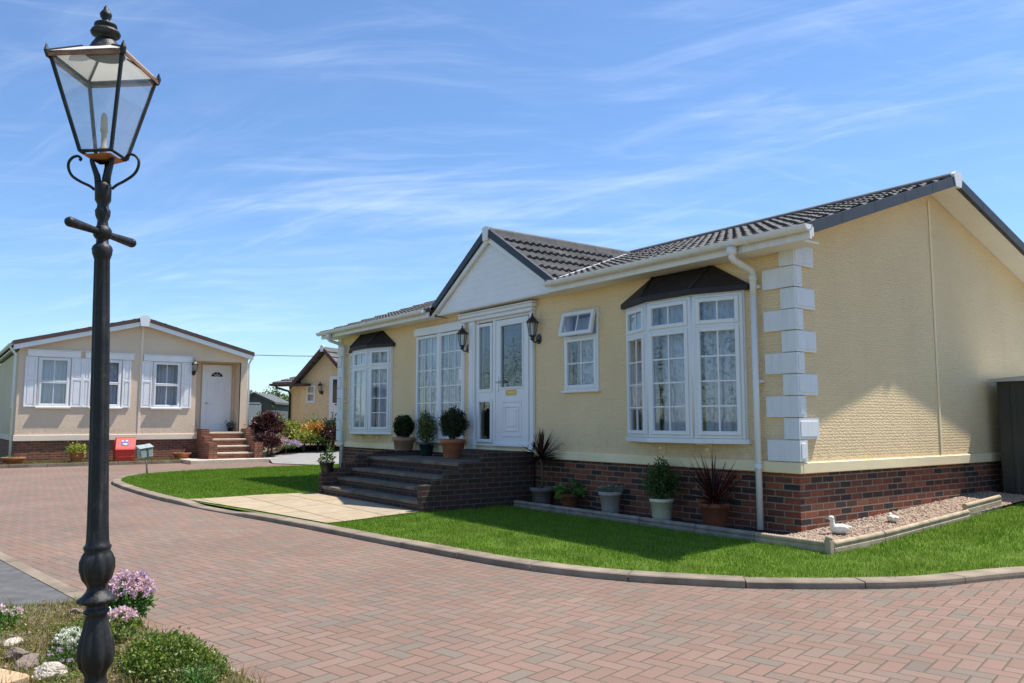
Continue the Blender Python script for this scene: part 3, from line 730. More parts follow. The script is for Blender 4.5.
def wall_lantern(parent, Mx):
    """carriage lamp on an up-swept arm; frame (u, w outwards, z) with the wall plate at the origin"""
    b = MB(Mx)
    pl = [(0.055*math.cos(t), .0, .075*math.sin(t)) for t in [i*math.pi/8 for i in range(16)]]
    b.prism(pl, (0, .018, 0))
    b.tube([(0, .015, -.01), (0, .06, -.05), (0, .11, -.045), (0, .13, -.005), (0, .13, .03)], .011)
    def lz(prof, seg=6, sm=False):
        rings = [[b.p((r*math.cos(6.2832*k/seg), .13+r*math.sin(6.2832*k/seg), z)) for k in range(seg)] for r, z in prof]
        for i in range(len(rings)-1):
            for k in range(seg): b.idx([rings[i][k], rings[i][(k+1) % seg], rings[i+1][(k+1) % seg], rings[i+1][k]], sm)
        b.idx(rings[0][::-1]); b.idx(rings[-1])
    lz([(.018, -.03), (.03, -.01), (.03, .025), (.052, .035), (.052, .048)])
    lz([(.098, .235), (.10, .247), (.082, .262), (.05, .30), (.028, .318), (.028, .33), (.012, .34), (.016, .355), (.004, .385)])
    for k in range(6):
        a = 6.2832*k/6; p0 = (.048*math.cos(a), .13+.048*math.sin(a), .045); p1 = (.078*math.cos(a), .13+.078*math.sin(a), .238)
        b.tube([p0, p1], .006, 5, False)
    o = b.build('wall_lantern', M['black_plastic'], parent)
    g = MB(Mx)
    ra, rb = .043, .072
    for k in range(6):
        a, c = 6.2832*k/6, 6.2832*(k+1)/6
        g.face([(ra*math.cos(a), .13+ra*math.sin(a), .047), (ra*math.cos(c), .13+ra*math.sin(c), .047), (rb*math.cos(c), .13+rb*math.sin(c), .236), (rb*math.cos(a), .13+rb*math.sin(a), .236)])
    g.build('pane', M['lamp_glass'], o)
    return o

# ---------------------------------------------------------------- the yellow bungalow
LN, WD = 11.41, 5.92; HW = WD/2; EZ, RS = 3.05, .334; EO = .35; RZ = EZ+RS*(HW+EO)
def rz(y): return EZ+RS*((y if y <= HW else WD-y)+EO)
H = thing('bungalow', 'yellow single storey bungalow with grey tiled roof, white bay windows and brick plinth', 'bungalow', (-5.7, 2.96, 0))
FM = FR((0, 0, 0), (1, 0, 0), (0, -1, 0)); SM = FR((0, 0, 0), (0, 1, 0), (1, 0, 0)); BM = FR((0, WD, 0), (1, 0, 0), (0, 1, 0)); WM = FR((-LN, 0, 0), (0, 1, 0), (-1, 0, 0))
BAYX = (-1.535, -9.83); BW = .84
holes = [(-3.73, -3.02, 1.56, 2.67), (-5.98, -4.50, .75, 2.78), (-7.98, -6.34, .80, 2.80)]
for xc in BAYX: holes.append((xc-BW, xc+BW, .96, 2.58))
b = MB(FM); wall_holes(b, -LN, 0, .60, 3.0, holes)
fw = b
b2 = MB(); b2.M = None
for q in ((0, 1), (-LN, -1)):
    x = q[0]
    b2.face([(x, 0, .6), (x, WD, .6), (x, WD, rz(0)-.085), (x, HW, RZ-.085), (x, 0, rz(0)-.085)])
b2.face([(-LN, WD, .6), (0, WD, .6), (0, WD, 3.0), (-LN, WD, 3.0)])
off_ = len(fw.v); fw.v += b2.v; fw.f += [[i+off_ for i in f] for f in b2.f]; fw.mi += b2.mi; fw.sm += b2.sm
fw.build('wall', M['yellow'], H, uv=True)
b = MB()
b.box(-LN-.028, .030, -.030, .02, .60, .715, .008); b.box(.002, .031, .02, WD, .60, .715, .008); b.box(-LN-.029, -LN-.002, .02, WD, .60, .715, .008)
b.box(.0015, .012, HW-.022, HW+.022, .715, RZ-.2, .004)
b.build('trim_band', M['yellow_plain'], H)
b = MB(); b.box(-LN+.02, -.02, .02, .1, -.3, .60); b.box(-.1, -.02, .1, WD-.02, -.3, .60); b.box(-LN+.02, -LN+.1, .1, WD-.02, -.3, .6); b.box(-LN+.02, -.02, WD-.1, WD-.02, -.3, .6)
b.build('plinth', M['brick'], H, uv=True)
b = MB(); b.box(-LN+.15, -.15, .15, WD-.15, .55, .598)
b.box(-LN+.15, -.15, 2.6, 2.7, .6, 3.0); b.box(-4.2, -4.1, .16, 2.6, .6, 3.0); b.box(-6.2, -6.1, .16, 2.6, .6, 3.0); b.box(-8.4, -8.3, .16, 2.6, .6, 3.); b.box(-2.8, -2.7, .16, 2.6, .6, 3.)
b.box(-LN+.15, -.15, .15, WD-.15, 2.985, 3.02)
b.build('interior', M['room'], H)
# quoins
for k in range(10):
    wide = k % 2 == 0; z0 = .72+.2275*k
    jq = random.uniform(-.004, .004); fx, sx = (.36+jq, .10) if wide else (.145+jq, .315-jq); z0 += random.uniform(-.002, .002)
    b = MB(); b.prism([(.035, -.035, z0+.006), (-fx, -.035, z0+.006), (-fx, .0, z0+.006), (0, 0, z0+.006), (0, sx, z0+.006), (.035, sx, z0+.006)], (0, 0, .217))
    b.box(.035, .041, -.012, sx-.03, z0+.035, z0+.195, .003)
    b.build('quoin', M['quoin'], H)
    b = MB(); X = -LN
    b.prism([(X-.035, -.035, z0+.006), (X+fx, -.035, z0+.006), (X+fx, .0, z0+.006), (X, 0, z0+.006), (X, sx, z0+.006), (X-.035, sx, z0+.006)], (0, 0, .217))
    b.build('quoin', M['quoin'], H)
# main roof
PX, PZ, PS, PH = -5.28, 4.12, .640, 1.72     # porch gable: centre, ridge height, slope, half width
vl = math.hypot(HW+EO, RS*(HW+EO)); vd = np.array([0, HW+EO, RS*(HW+EO)])/vl; nd = np.array([0, -vd[2], vd[1]])
X0, X1 = -LN-.22, .35
def keepmain(q): return PZ-PS*abs(q[0]-PX)-.03 < q[2] or q[1] > 2.7
b = MB()
tile_slope(b, (X0, -EO-.03, EZ-.01), (1, 0, 0), vd, nd, X1-X0, vl, keep=keepmain)
tile_slope(b, (X0, WD+EO+.03, EZ-.01), (1, 0, 0), np.array([0, -vd[1], vd[2]]), np.array([0, vd[2], vd[1]]), X1-X0, vl, ns=2)
for k in range(int((X1-X0)/.44)+1):                          # ridge caps
    xa = X0+.44*k; xb = min(xa+.435, X1)
    if xb-xa < .05: break
    pr = [(-.15, -.055), (-.10, .035), (-.04, .07), (.04, .07), (.10, .035), (.15, -.055)]
    b.prism([(xa, HW+a, RZ+c+.01) for a, c in pr], (xb-xa, 0, 0))
roof = b.build('roof', M['tile'], H)
b = MB()       # roof deck, soffits below it
def deck(x0, x1, ya, dz0=.080, dz1=.02):
    for s_ in (1, -1):
        f = (lambda y: y) if s_ == 1 else (lambda y: WD-y)
        b.prism([(x0, f(ya), rz(ya)-dz1), (x0, f(HW), RZ-dz1), (x0, f(HW), RZ-dz0), (x0, f(ya), rz(ya)-dz0)], (x1-x0, 0, 0))
deck(X0+.02, X1-.03, .06)
for (a, c) in ((X0, PX-PH-.0), (PX+PH-.1, X1)):
    b.box(a+.02, c-.03 if c == X1 else c, -EO+.03, -.002, 2.935, 2.955)
    b.box(a+.02, c-.03 if c == X1 else c, WD, WD+EO-.03, 2.935, 2.955)
b.box(X1+.031, X1+.10, -EO+.03, -EO+.06, 2.956, 3.05)
b.build('soffit', M['soffit'], H)
for (a, c) in ((X0+.02, PX-PH+.02), (PX+PH-.10, X1+.10)):
    b = MB(); b.box(a, c, -EO-.012, -EO+.028, 2.925, 3.06, .004); b.build('fascia', M['gutter'], H)
b = MB(); b.box(X0+.02, X1-.02, WD+EO-.03, WD+EO+.012, 2.925, 3.06)
b.build('fascia', M['gutter'], H)
# verges
for x0 in (X1-.02, X0-.02):
    for s_ in (1, -1):
        b = MB(); f = (lambda y: y) if s_ == 1 else (lambda y: WD-y)
        n = 5
        for k in range(n):
            ya, yb = -EO+.03+(HW+EO-.03)*k/n+.003, -EO+.03+(HW+EO-.03)*(k+1)/n-.003
            b.prism([(x0, f(ya), rz(ya)+.040), (x0, f(yb), rz(yb)+.040), (x0, f(yb), rz(yb)-.085), (x0, f(ya), rz(ya)-.085)], (.05, 0, 0))
        b.build('verge', M['barge'], H)
for x0 in (X1-.005, X0-.045):
    b = MB(); b.prism([(x0, HW-.11, RZ+.045), (x0, HW-.05, RZ+.085), (x0, HW+.05, RZ+.085), (x0, HW+.11, RZ+.045), (x0, HW+.07, RZ-.11), (x0, HW-.07, RZ-.11)], (.045, 0, 0)); b.build('ridge_end_cap', M['gutter'], H)
# gutters: half-round channels with brackets and joints
def gutter(a, c, y=-EO-.075):
    b = MB(); n = 9; r0, r1 = .062, .055
    P = [(math.cos(math.pi*k/n+math.pi), math.sin(math.pi*k/n+math.pi)) for k in range(n+1)]
    prof = [(y+r0*p[0], 3.055+r0*p[1]) for p in P]+[(y+r1*p[0], 3.055+r1*p[1]) for p in P[::-1]]
    b.prism([(a, q[0], q[1]) for q in prof], (c-a, 0, 0))
    for xx in (a, c-.006): b.prism([(xx, y+.068*p[0], 3.057+.068*p[1]) for p in P], (.006, 0, 0))
    k = a+.5
    while k < c:
        b.prism([(k, y+.072*p[0], 3.056+.072*p[1]) for p in P], (.035, 0, 0)); k += .95
    return b
for (a, c) in ((X0+.02, PX-PH-.03), (PX+PH-.06, X1+.13)): gutter(a, c).build('gutter', M['gutter'], H)
def downpipe(x):
    b = MB(); y = -.075; yg = -EO-.075
    b.lathe([(.04, 0), (.055, .03), (.055, .09)], 14, (x, yg, 2.90))
    b.tube([(x, yg, 2.93), (x, yg, 2.88), (x, yg+.03, 2.855), (x, y-.04, 2.78), (x, y-.005, 2.755), (x, y, 2.71), (x, y, 2.5)], .036, 12)
    b.tube([(x, y, 2.72), (x, y, .0)], .034, 14)
    for z in (2.66, .62): b.lathe([(.041, 0), (.041, .07)], 14, (x, y, z)); 
    for z in (2.58, 1.55): b.box(x-.06, x+.06, y+.02, -.0, z, z+.03)
    return b
for x in (-.45, -11.06): downpipe(x).build('downpipe', M['gutter'], H)
# porch gable
PY = -.27
b = MB(); ez = PZ-PS*PH
for s_ in (1, -1):
    l = math.hypot(PH+.02, PS*(PH+.02)); v_ = np.array([-s_*(PH+.02), 0, PS*(PH+.02)])/l; n_ = np.array([s_*v_[2], 0, abs(v_[0])])
    tile_slope(b, (PX+s_*(PH+.02), PY-.02, ez-.02), (0, 1, 0), v_, n_, 3.2, l, gauge=.345, keep=lambda q: q[2] > rz(q[1])-.10)
for k in range(7):
    ya = PY-.02+.44*k; pr = [(-.12, -.07), (-.09, .02), (-.04, .055), (.04, .055), (.09, .02), (.12, -.07)]
    b.prism([(PX+a, ya, PZ+c+.01) for a, c in pr], (0, .435, 0))
pr_ = b.build('porch_roof', M['tile'], H)
for s_ in (1, -1):
    b = MB(); b.prism([(PX+s_*.03, PY-.045, PZ+.055), (PX+s_*(PH+.05), PY-.045, ez+.035), (PX+s_*(PH+.05), PY-.045, ez-.075), (PX+s_*.03, PY-.045, PZ-.08)], (0, .06, 0)); b.build('verge', M['black_plastic'], H)
b = MB()
for s_ in (1, -1):
    b.prism([(PX, PY-.012, PZ-.075), (PX+s_*(PH+.03), PY-.012, ez-.075), (PX+s_*(PH-.02), PY-.012, ez-.088), (PX, PY-.012, PZ-.165)], (0, .035, 0))
    b.prism([(PX, PY+.025, PZ-.14), (PX+s_*(PH-.10), PY+.025, ez-.04), (PX+s_*(PH-.10), PY+.025, ez-.025), (PX, PY+.025, PZ-.12)], (0, .24, 0))
b.build('bargeboard', M['white_board'], H)
b = MB(); b.prism([(PX-.085, PY-.06, PZ+.06), (PX, PY-.06, PZ+.08), (PX+.085, PY-.06, PZ+.06), (PX+.065, PY-.06, PZ-.15), (PX-.065, PY-.06, PZ-.15)], (0, .07, 0))
b.build('ridge_end_cap', M['gutter'], H)
b = MB(); tz0 = 2.985; hb = PH-.09; z = tz0; k = 0
while z < PZ-.19:                                             # shiplap boards
    z1 = min(z+.10, PZ-.19); h0 = (PZ-.13-z)/PS; h1 = (PZ-.13-z1)/PS
    h0 = min(h0, hb); h1 = min(h1, hb)
    b.prism([(PX-h0, -.216, z), (PX+h0, -.216, z), (PX+h1, -.2150, z1-.0008), (PX-h1, -.2150, z1-.0008)], (0, .05, 0)); z = z1
b.build('gable_cladding', M['white_board'], H)
b = MB(); b.box(PX-hb, PX+hb, -.22, .0, 2.955, 2.985); b.prism([(PX-hb, -.08, 2.98), (PX+hb, -.08, 2.98), (PX, -.08, PZ-.15)], (0, 3., 0))
b.build('porch_soffit', M['soffit'], H)
b = MB()                                                      # valley flashing strips
for s_ in (1, -1):
    P0 = Vector((PX+s_*(PH+.06), -EO-.04, ez+.005)); P1 = Vector((PX+s_*.10, 2.62, PZ-.035)); P0.z = rz(P0.y)+.045; P1.z = rz(P1.y)+.05
    b.prism([P0+Vector((-s_*.02, 0, .0)), P0+Vector((s_*.075, 0, 0)), P1+Vector((s_*.075, 0, 0)), P1+Vector((-s_*.02, 0, .0))], (0, 0, .012))
b.build('valley_strip', M['gutter'], H)

# bays
def bay(xc):
    d, a = .24, .03; cw, sw = .353, .567
    A, B, Cc, D = (-cw-sw, -a), (-cw, -d), (cw, -d), (cw+sw, -a)
    zb, zt, tr = .945, 2.57, 2.215
    fr, gl, cu = MB(), MB(), MB()
    for i, (p, q) in enumerate(((A, B), (B, Cc), (Cc, D))):
        ux, uy = q[0]-p[0], q[1]-p[1]; l = math.hypot(ux, uy); ux /= l; uy /= l
        mx = FR((xc+p[0], p[1], 0), (ux, uy, 0), (uy, -ux, 0)); fr.M = mx; gl.M = mx; cu.M = mx
        e = .012
        ring(fr, e, l-e, zb, zt, .040, -.065, .018)
        fr.box(e+.04, l-e-.04, -.065, .016, tr-.022, tr+.022, .004)
        light(fr, gl, .052, l-.052, tr+.018, zt-.035, 2, 1, .048, .006)
        light(fr, gl, .052, l-.052, zb+.035, tr-.018, 2, 4, .048, .006)
        curtain(cu, .075, l-.05, zb+.03, zt-.04, -.16, .024, .12, i+int(-xc))
    fr.M = Matrix.Translation((xc, 0, 0))
    for p in (B, Cc): fr.lathe([(.028, zb-.002), (.028, zt+.002)], 10, (p[0], p[1]+.012, 0))
    for s_ in (-1, 1):
        fr.box(min(s_*(cw+sw), s_*(cw+sw)-s_*.045), max(s_*(cw+sw), s_*(cw+sw)-s_*.045), -a+.0, .0, zb, zt, .004)
    def plan(o, z): return [(-cw-sw-o, .0, z), (-cw-sw-o, -a-o*.4, z), (-cw-o*.45, -d-o, z), (cw+o*.45, -d-o, z), (cw+sw+o, -a-o*.4, z), (cw+sw+o, .0, z)]
    fr.prism(plan(.03, zb-.055), (0, 0, .053)); fr.prism(plan(.012, zt-.001), (0, 0, .05))
    o = fr.build('bay_window', M['upvc'], H)
    gl.build('pane', M['glass'], o); cu.build('curtain', M['curtain'], o)
    c = MB(Matrix.Translation((xc, 0, 0)))
    lo, lo2 = plan(.075, 2.585), plan(.075, 2.645); hi = [(-cw-.10, -.002, 2.955), (cw+.10, -.002, 2.955)]
    c.face(lo[::-1])
    for i in range(5): c.face([lo[i], lo[i+1], lo2[i+1], lo2[i]])
    c.face([lo2[0], lo2[1], hi[0]]); c.face([lo2[1], lo2[2], hi[0]]); c.face([lo2[2], lo2[3], hi[1], hi[0]]); c.face([lo2[3], lo2[4], hi[1]]); c.face([lo2[4], lo2[5], hi[1]])
    for p, q in ((lo2[2], hi[0]), (lo2[3], hi[1])):
        p, q = Vector(p), Vector(q); c.tube([p+Vector((0, 0, .006)), q+Vector((0, -.01, -.004))], .017, 6)
    for k in range(1, 7):                     # lapped courses
        t = k/7.
        def lp(p, q): return tuple(p[i]+(q[i]-p[i])*t for i in range(3))
        L1, L2 = lp(lo2[2], hi[0]), lp(lo2[3], hi[1])
        c.tube([Vector(L1)+Vector((0, 0, .002)), Vector(L2)+Vector((0, 0, .002))], .005, 4, False)
    c.build('canopy', M['canopy'], o)
    for s_ in (-1, 1):
        k = MB(Matrix.Translation((xc, 0, 0))); u = s_*.36
        prof = [(0, .0), (-.02, .0), (-.045, .02), (-.04, .055), (-.075, .08), (-.13, .085), (-.20, .10), (-.20, .115), (0, .115)]
        k.prism([(u-.03, y, zb-.17+z) for y, z in prof], (.06, 0, 0))
        k.box(u-.045, u+.045, -.016, -.001, zb-.19, zb-.056, .003)
        k.build('corbel', M['yellow_plain'], o)
    return o
for xc in BAYX: bay(xc)
# small window with its top light ajar
f = window(H, FM, -3.73, -3.02, 1.56, 2.67, [(-3.70, -3.05, 1.59, 2.29, 2, 2)], [(-3.70, -3.05, 1.6, 2.6)])
fr, gl = MB(FM @ Matrix.Translation((0, .04, 2.655)) @ Matrix.Rotation(R(13), 4, 'X')), MB(FM @ Matrix.Translation((0, .04, 2.655)) @ Matrix.Rotation(R(13), 4, 'X'))
light(fr, gl, -3.715, -3.035, -.345, 0., 2, 1, .055)
o = fr.build('top_light', M['upvc'], f)
for q in (gl,): q.build('pane', M['glass'], f)
b = MB(FM); b.box(-3.70, -3.05, -.05, .02, 2.285, 2.325, .004); o2 = b.build('transom', M['upvc'], f)
# patio doors
f = window(H, FM, -7.98, -6.34, .80, 2.80, [(-7.95, -7.17, .83, 2.68, 3, 6), (-7.13, -6.37, .83, 2.68, 3, 6)], [(-7.93, -6.4, .82, 2.7)], name='patio_door', outer=.04)
b = MB(FM); b.box(-8.03, -6.30, -.01, .05, 2.69, 2.84, .01); b.box(-7.19, -7.11, -.05, .045, .83, 2.69, .006); b.box(-8.01, -6.31, -.0, .07, .765, .80, .005); b.build('header', M['upvc'], f)
b = MB(FM); ring(b, -6.535, -6.425, 1.83, 2.02, .016, .006, .009, 0); b.box(-6.519, -6.441, .0052, .007, 1.846, 2.004); b.build('notice', M['upvc'], f)
# entrance: frame, side light, door
DF = MB(FM)
ring(DF, -5.98, -4.50, .75, 2.78, .04, -.08, .022); DF.box(-5.50, -5.42, -.08, .024, .79, 2.74, .005)
DF.box(-5.98, -5.50, -.05, .02, 1.46, 1.62, .004)
df = DF.build('door_frame', M['upvc'], H)
b = MB(FM); b.box(-6.40, -4.36, .0, .115, 2.84, 2.90, .01); b.box(-6.36, -4.40, .0, .085, 2.78, 2.84, .008); b.box(-6.42, -4.34, .0, .13, 2.90, 2.925, .005)
b.build('lintel', M['upvc'], H)
for (a, c, z0) in ((-6.16, -5.985, .50), (-4.5, -4.415, .72)):
    b = MB(FM); b.box(a, c, .0, .055, z0, 2.78, .008); b.box(a-.0, c+.0, .002, .075, z0, z0+.12, .006)
    if c-a > .12: b.box(a+.045, c-.045, .05, .063, z0+.25, 2.6, .004)
    b.build('pilaster', M['upvc'], H)
fr, gl = MB(FM), MB(FM)
light(fr, gl, -5.94, -5.515, 1.60, 2.72, 1, 1, .055); light(fr, gl, -5.94, -5.515, .80, 1.50, 1, 1, .055)
sl_ = fr.build('side_light', M['upvc'], H); gl.build('pane', M['glass'], sl_)
fr, gl = MB(FM), MB(FM)
dl, dr, dz0, dz1 = -5.41, -4.56, .79, 2.73
fr.box(dl, -5.28, -.03, .022, dz0, dz1, .004); fr.box(-4.70, dr, -.03, .022, dz0, dz1, .004)
fr.box(-5.28, -4.70, -.03, .020, dz0, 1.66, .004); fr.box(-5.28, -4.70, -.03, .020, 2.64, dz1, .004)
ring(fr, -5.30, -4.68, 1.64, 2.66, .03, .0, .034, .005); ring(fr, -5.25, -4.73, .90, 1.46, .035, .012, .034, .008); ring(fr, -5.18, -4.80, .98, 1.38, .03, .012, .036, .008); fr.box(-5.11, -4.87, .015, .033, 1.05, 1.31, .008)
fr.box(dl-.01, dr+.01, .0, .05, dz0-.035, dz0+.01, .004)
dd = fr.build('front_door', M['upvc'], H); gl.box(-5.28, -4.70, -.005, .0, 1.66, 2.64); gl.build('pane', M['glass'], dd)
b = MB(FM)                                                    # leaded motif in the glazing
for k in range(4):
    a = k*math.pi/2+math.pi/4; cx, cz = -4.99+.075*math.cos(a), 2.18+.10*math.sin(a)
    pts = [(cx+.05*math.cos(t), -.008, cz+.065*math.sin(t)) for t in [i*math.pi/6 for i in range(13)]]; b.tube(pts, .006, 5)
b.tube([(-4.99, -.008, 1.70), (-4.99, -.008, 2.60)], .003, 4); b.tube([(-5.25, -.008, 1.82), (-4.73, -.008, 1.82)], .004, 4); b.tube([(-5.25, -.008, 2.54), (-4.73, -.008, 2.54)], .004, 4)
b.build('leaded_motif', M['iron'], dd)
b = MB(FM); b.box(-5.37, -5.33, .022, .035, 1.60, 1.84, .005); b.tube([(-5.35, .03, 1.75), (-5.35, .07, 1.75), (-5.32, .078, 1.75), (-5.22, .075, 1.75)], .011, 8); b.build('handle', M['silver'], dd)
b = MB(FM); ring(b, -5.13, -4.87, 1.54, 1.62, .015, .022, .034, .003); b.box(-5.115, -4.885, .021, .028, 1.555, 1.605, .003); b.build('letterbox', M['brass'], dd)
for x in (-6.23, -4.32): wall_lantern(H, FM @ Matrix.Translation((x, 0, 2.35)))
b = MB(FM); b.box(-6.215, -6.175, .0, .022, 2.05, 2.13, .006); b.build('doorbell', M['black_plastic'], H)

# ---------------------------------------------------------------- steps of the yellow bungalow
ST = thing('brick_steps', 'dark weathered brick entrance steps with paved landing before the white front door', 'steps', (-6.6, -1., -.1))
edges = [(-1.88, .075), (-1.62, .215), (-1.36, .355), (-1.05, .54)]
xl, xr = -7.74, -4.535
prev = None
for i, (y, z) in enumerate(edges):
    yb = edges[i+1][0]+.03 if i < 3 else -.03
    b = MB(); n = 6 if i < 3 else 7
    for k in range(n):
        a, c = xl+(xr-xl)*k/n, xl+(xr-xl)*(k+1)/n-.006
        b.box(a, c, y-.025, yb, z-.048, z+random.uniform(-.003, .003), .006)
    b.build('tread', M['tread'], ST)
b = MB()
for i, (y, z) in enumerate(edges):
    b.box(xl+.005, xr-.005, y, -.04, (edges[i-1][1]-.001 if i else -.25), z-.05)
b.build('riser', M['brick_dark'], ST, uv=True)
b = MB()
pr = [(-1.91, -.25), (-1.91, .29), (-1.70, .29), (-1.70, .36), (-1.52, .36), (-1.52, .44), (-1.27, .44), (-1.27, .575), (-.92, .575), (-.92, .69), (-.033, .69), (-.033, -.25)]
b.prism([(xr+.004, y, z) for y, z in pr], (.112, 0, 0))
b.box(-6.1, xr+.006, -.33, -.034, .52, .692)
b.build('side_wall', M['brick_dark'], ST, uv=True)
b = MB(); b.prism([(xl-.116, y, z) for y, z in pr[:-3]+[(-.92, .62), (-.033, .62), (-.033, -.25)]], (.112, 0, 0))
b.build('side_wall', M['brick_dark'], ST, uv=True)

# ---------------------------------------------------------------- border, edging, pots
b = MB()
nx = 40
for i in range(nx):
    for (x0, x1, y0, y1) in ((-4.28+i*.107, -4.28+(i+1)*.107, -.47, .03),): b.face([(x0, y0, -.035), (x1, y0, -.035), (x1, y1, -.025), (x0, y1, -.025)])
tag(b.build('flower_border', M['soil']), kind='structure')
sb = lambda y: -.03+.052*max(0, y)
b = MB()
for i in range(14):
    y0, y1 = -.47+i*.33, -.47+(i+1)*.33
    b.face([(-.03, y0, sb(y0)+.03), (.6, y0, sb(y0)+.005), (.6, y1, sb(y1)+.005), (-.03, y1, sb(y1)+.03)])
tag(b.build('gravel_bed', M['gravel_base']), kind='structure')
rs = np.random.RandomState(5); n = 9000
X = rs.uniform(-.02, .6, n); Y = rs.uniform(-.46, 4.1, n); S_ = rs.uniform(.008, .021, n)
Zp = np.where(Y > 0, .052*Y, 0)-.03+.03*(1-(X+.03)/.63)+S_*.25
oct_ = np.array([[1, 0, 0], [0, 1, 0], [-1, 0, 0], [0, -1, 0], [0, 0, .65], [0, 0, -.65]])
fo = np.array([[0, 1, 4], [1, 2, 4], [2, 3, 4], [3, 0, 4], [1, 0, 5], [2, 1, 5], [3, 2, 5], [0, 3, 5]])
a = rs.uniform(0, 6.28, n); ca, sa = np.cos(a), np.sin(a)
loc = oct_[None]*(S_[:, None, None]*rs.uniform(.7, 1.3, (n, 6, 1))); vx = loc[..., 0]*ca[:, None]*1.3-loc[..., 1]*sa[:, None]; vy = loc[..., 0]*sa[:, None]+loc[..., 1]*ca[:, None]
V = np.stack([vx+X[:, None], vy+Y[:, None], loc[..., 2]+Zp[:, None]], -1).reshape(-1, 3)
F = (fo[None]+6*np.arange(n)[:, None, None]).reshape(-1, 3)
o = npmesh('gravel', V, F, M['pebble']); tag(o, 'pinkish pebble gravel strip beside the sunlit brick plinth', 'gravel', kind='stuff')

def edging(p0, p1, z0, z1, rope, mat, label, h=.15):
    """one concrete edging piece: rolled rope top or plain rounded top"""
    b = MB(); p0, p1 = Vector(p0), Vector(p1); d = (p1-p0); l = d.length; d /= l; nn = Vector((-d.y, d.x)); t = .026
    q = lambda s, a, z: (p0.x+d.x*s+nn.x*a, p0.y+d.y*s+nn.y*a, z+z0+(z1-z0)*s/l)
    prof = [(-t, -h), (-t, -.035), (-t*.7, -.02), (-t, -.015)]
    b.prism([q(.004, a, z) for a, z in [(-t, -h), (-t, -.05), (-t*.6, -.042), (-t*.6, -.03), (t*.6, -.03), (t*.6, -.042), (t, -.05), (t, -h)]], Vector(q(l-.004, 0, 0))-Vector(q(.004, 0, 0)))
    n = max(8, int(l/(.030 if rope else .05))); pts = []; rr = []
    for k in range(n*2+1):
        pts.append(q(.004+(l-.008)*k/(n*2), 0, -.012)); rr.append((.031 if k % 2 else .023) if rope else .027)
    b.tube(pts, rr, 8)
    c = (p0+p1)/2
    o = b.build('border_edging', mat, origin=(c.x, c.y, (z0+z1)/2-h))
    return tag(o, label, 'edging', 'edging pieces round the bungalow border')
xs = [-4.27, -3.45, -2.62, -1.80, -.97, -.20, .60]
front = ['weathered grey edging piece beside the brick steps', 'weathered edging piece below the bright green hosta in terracotta', 'weathered edging piece below the grey stone pot', 'weathered edging piece in front of the cream glazed pot', 'weathered edging piece in front of the terracotta pot of dark red straps', 'rope topped edging piece below the white downpipe, next to the corner post']
for k in range(6): edging((xs[k], -.49), (xs[k+1], -.49), .018 if k < 4 else .02, .02, k > 3, M['grey_edging'] if k < 4 else M['cream_stone'] if k == 5 else M['grey_edging'], front[k])
ys = [-.45, .42, 1.30, 2.2]
side = ['sunlit cream rope edging piece behind the white duck ornament', 'sunlit cream edging piece behind the small bird ornament', 'sunlit cream edging piece along the far end of the gravel strip']
for k in range(3): edging((.62, ys[k]), (.62, ys[k+1]), .02+.055*max(0, ys[k]), .02+.055*ys[k+1], k == 0, M['cream_stone'], side[k])
edging((.58, 2.22), (.56, 3.15), .20, .25, False, M['cream_stone'], 'raised cream edging piece nearest the dark garden shed', h=.2)
b = MB(); b.box(-.033, .033, -.033, .033, -.13, .05, .006); b.ball((0, 0, .062), (.036, .036, .03), 12, 8)
o = b.build('edging_post', M['cream_stone']); o.location = (.615, -.495, .0); tag(o, 'small cream corner post with rounded cap where two edgings meet', 'edging post')

def pot(b, r0, r1, h, rim=.035, lip=.012, at=(0, 0, 0), seg=28):
    b.lathe([(r0*.97, 0), (r0, .008), (r1-(r1-r0)*rim/h, h-rim), (r1+lip*.6, h-rim+.001), (r1+lip, h-rim+.008), (r1+lip, h-.006), (r1+lip-.004, h), (r1-.012, h), (r1-.018, h-.03), (r1-.02, h-.05)], seg, at, cap=True)
def potted(label, loc, r0, r1, h, pm, rot=0, rim=.035, lip=.012, kind='potted_plant', cat='potted plant', group=None):
    t = thing(kind, label, cat, loc, (0, 0, rot), group)
    b = MB(); pot(b, r0, r1, h, rim, lip); b.build('pot', M[pm], t, True)
    b = MB(); n = 24; b.face([((r1-.019)*math.cos(6.2832*k/n), (r1-.019)*math.sin(6.2832*k/n), h-.032) for k in range(n)]); b.build('soil', M['soil'], t, True)
    return t
def foliage(t, parts, mat, name='foliage'):
    v, f = join(*parts); return npmesh(name, v, f, M[mat], t)
def core(t, c, r, mat='boxcore', name='inner_core', seed=0):  # added solid dark ball, blocks the view through the leaves
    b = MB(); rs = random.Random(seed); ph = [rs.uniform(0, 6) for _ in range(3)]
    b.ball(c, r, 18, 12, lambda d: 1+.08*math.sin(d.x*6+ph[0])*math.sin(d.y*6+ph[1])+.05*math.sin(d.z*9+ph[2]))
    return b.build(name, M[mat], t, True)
def stem(t, pts, r, mat='stem'):
    b = MB(); b.tube(pts, r, 8); return b.build('stem', M[mat], t, True)
PZL = .542
G1 = 'potted plants on the step landing'
t = potted('clipped dark box ball in limed terracotta pot, leftmost on the landing', (-7.95, -.27, PZL), .145, .198, .31, 'terra_old', group=G1, rim=.06)
core(t, (0, 0, .50), (.155, .155, .165)); foliage(t, [cloud((0, 0, .505), (.178, .178, .185), 4200, .026, .016, 21, .84, .10, .8)], 'box'); stem(t, [(0, 0, .28), (0, 0, .45)], .02)
t = potted('pale variegated upright shrub in dark green glazed pot between two box balls', (-7.22, -.22, PZL), .095, .14, .22, 'pot_green', group=G1, rim=.03)
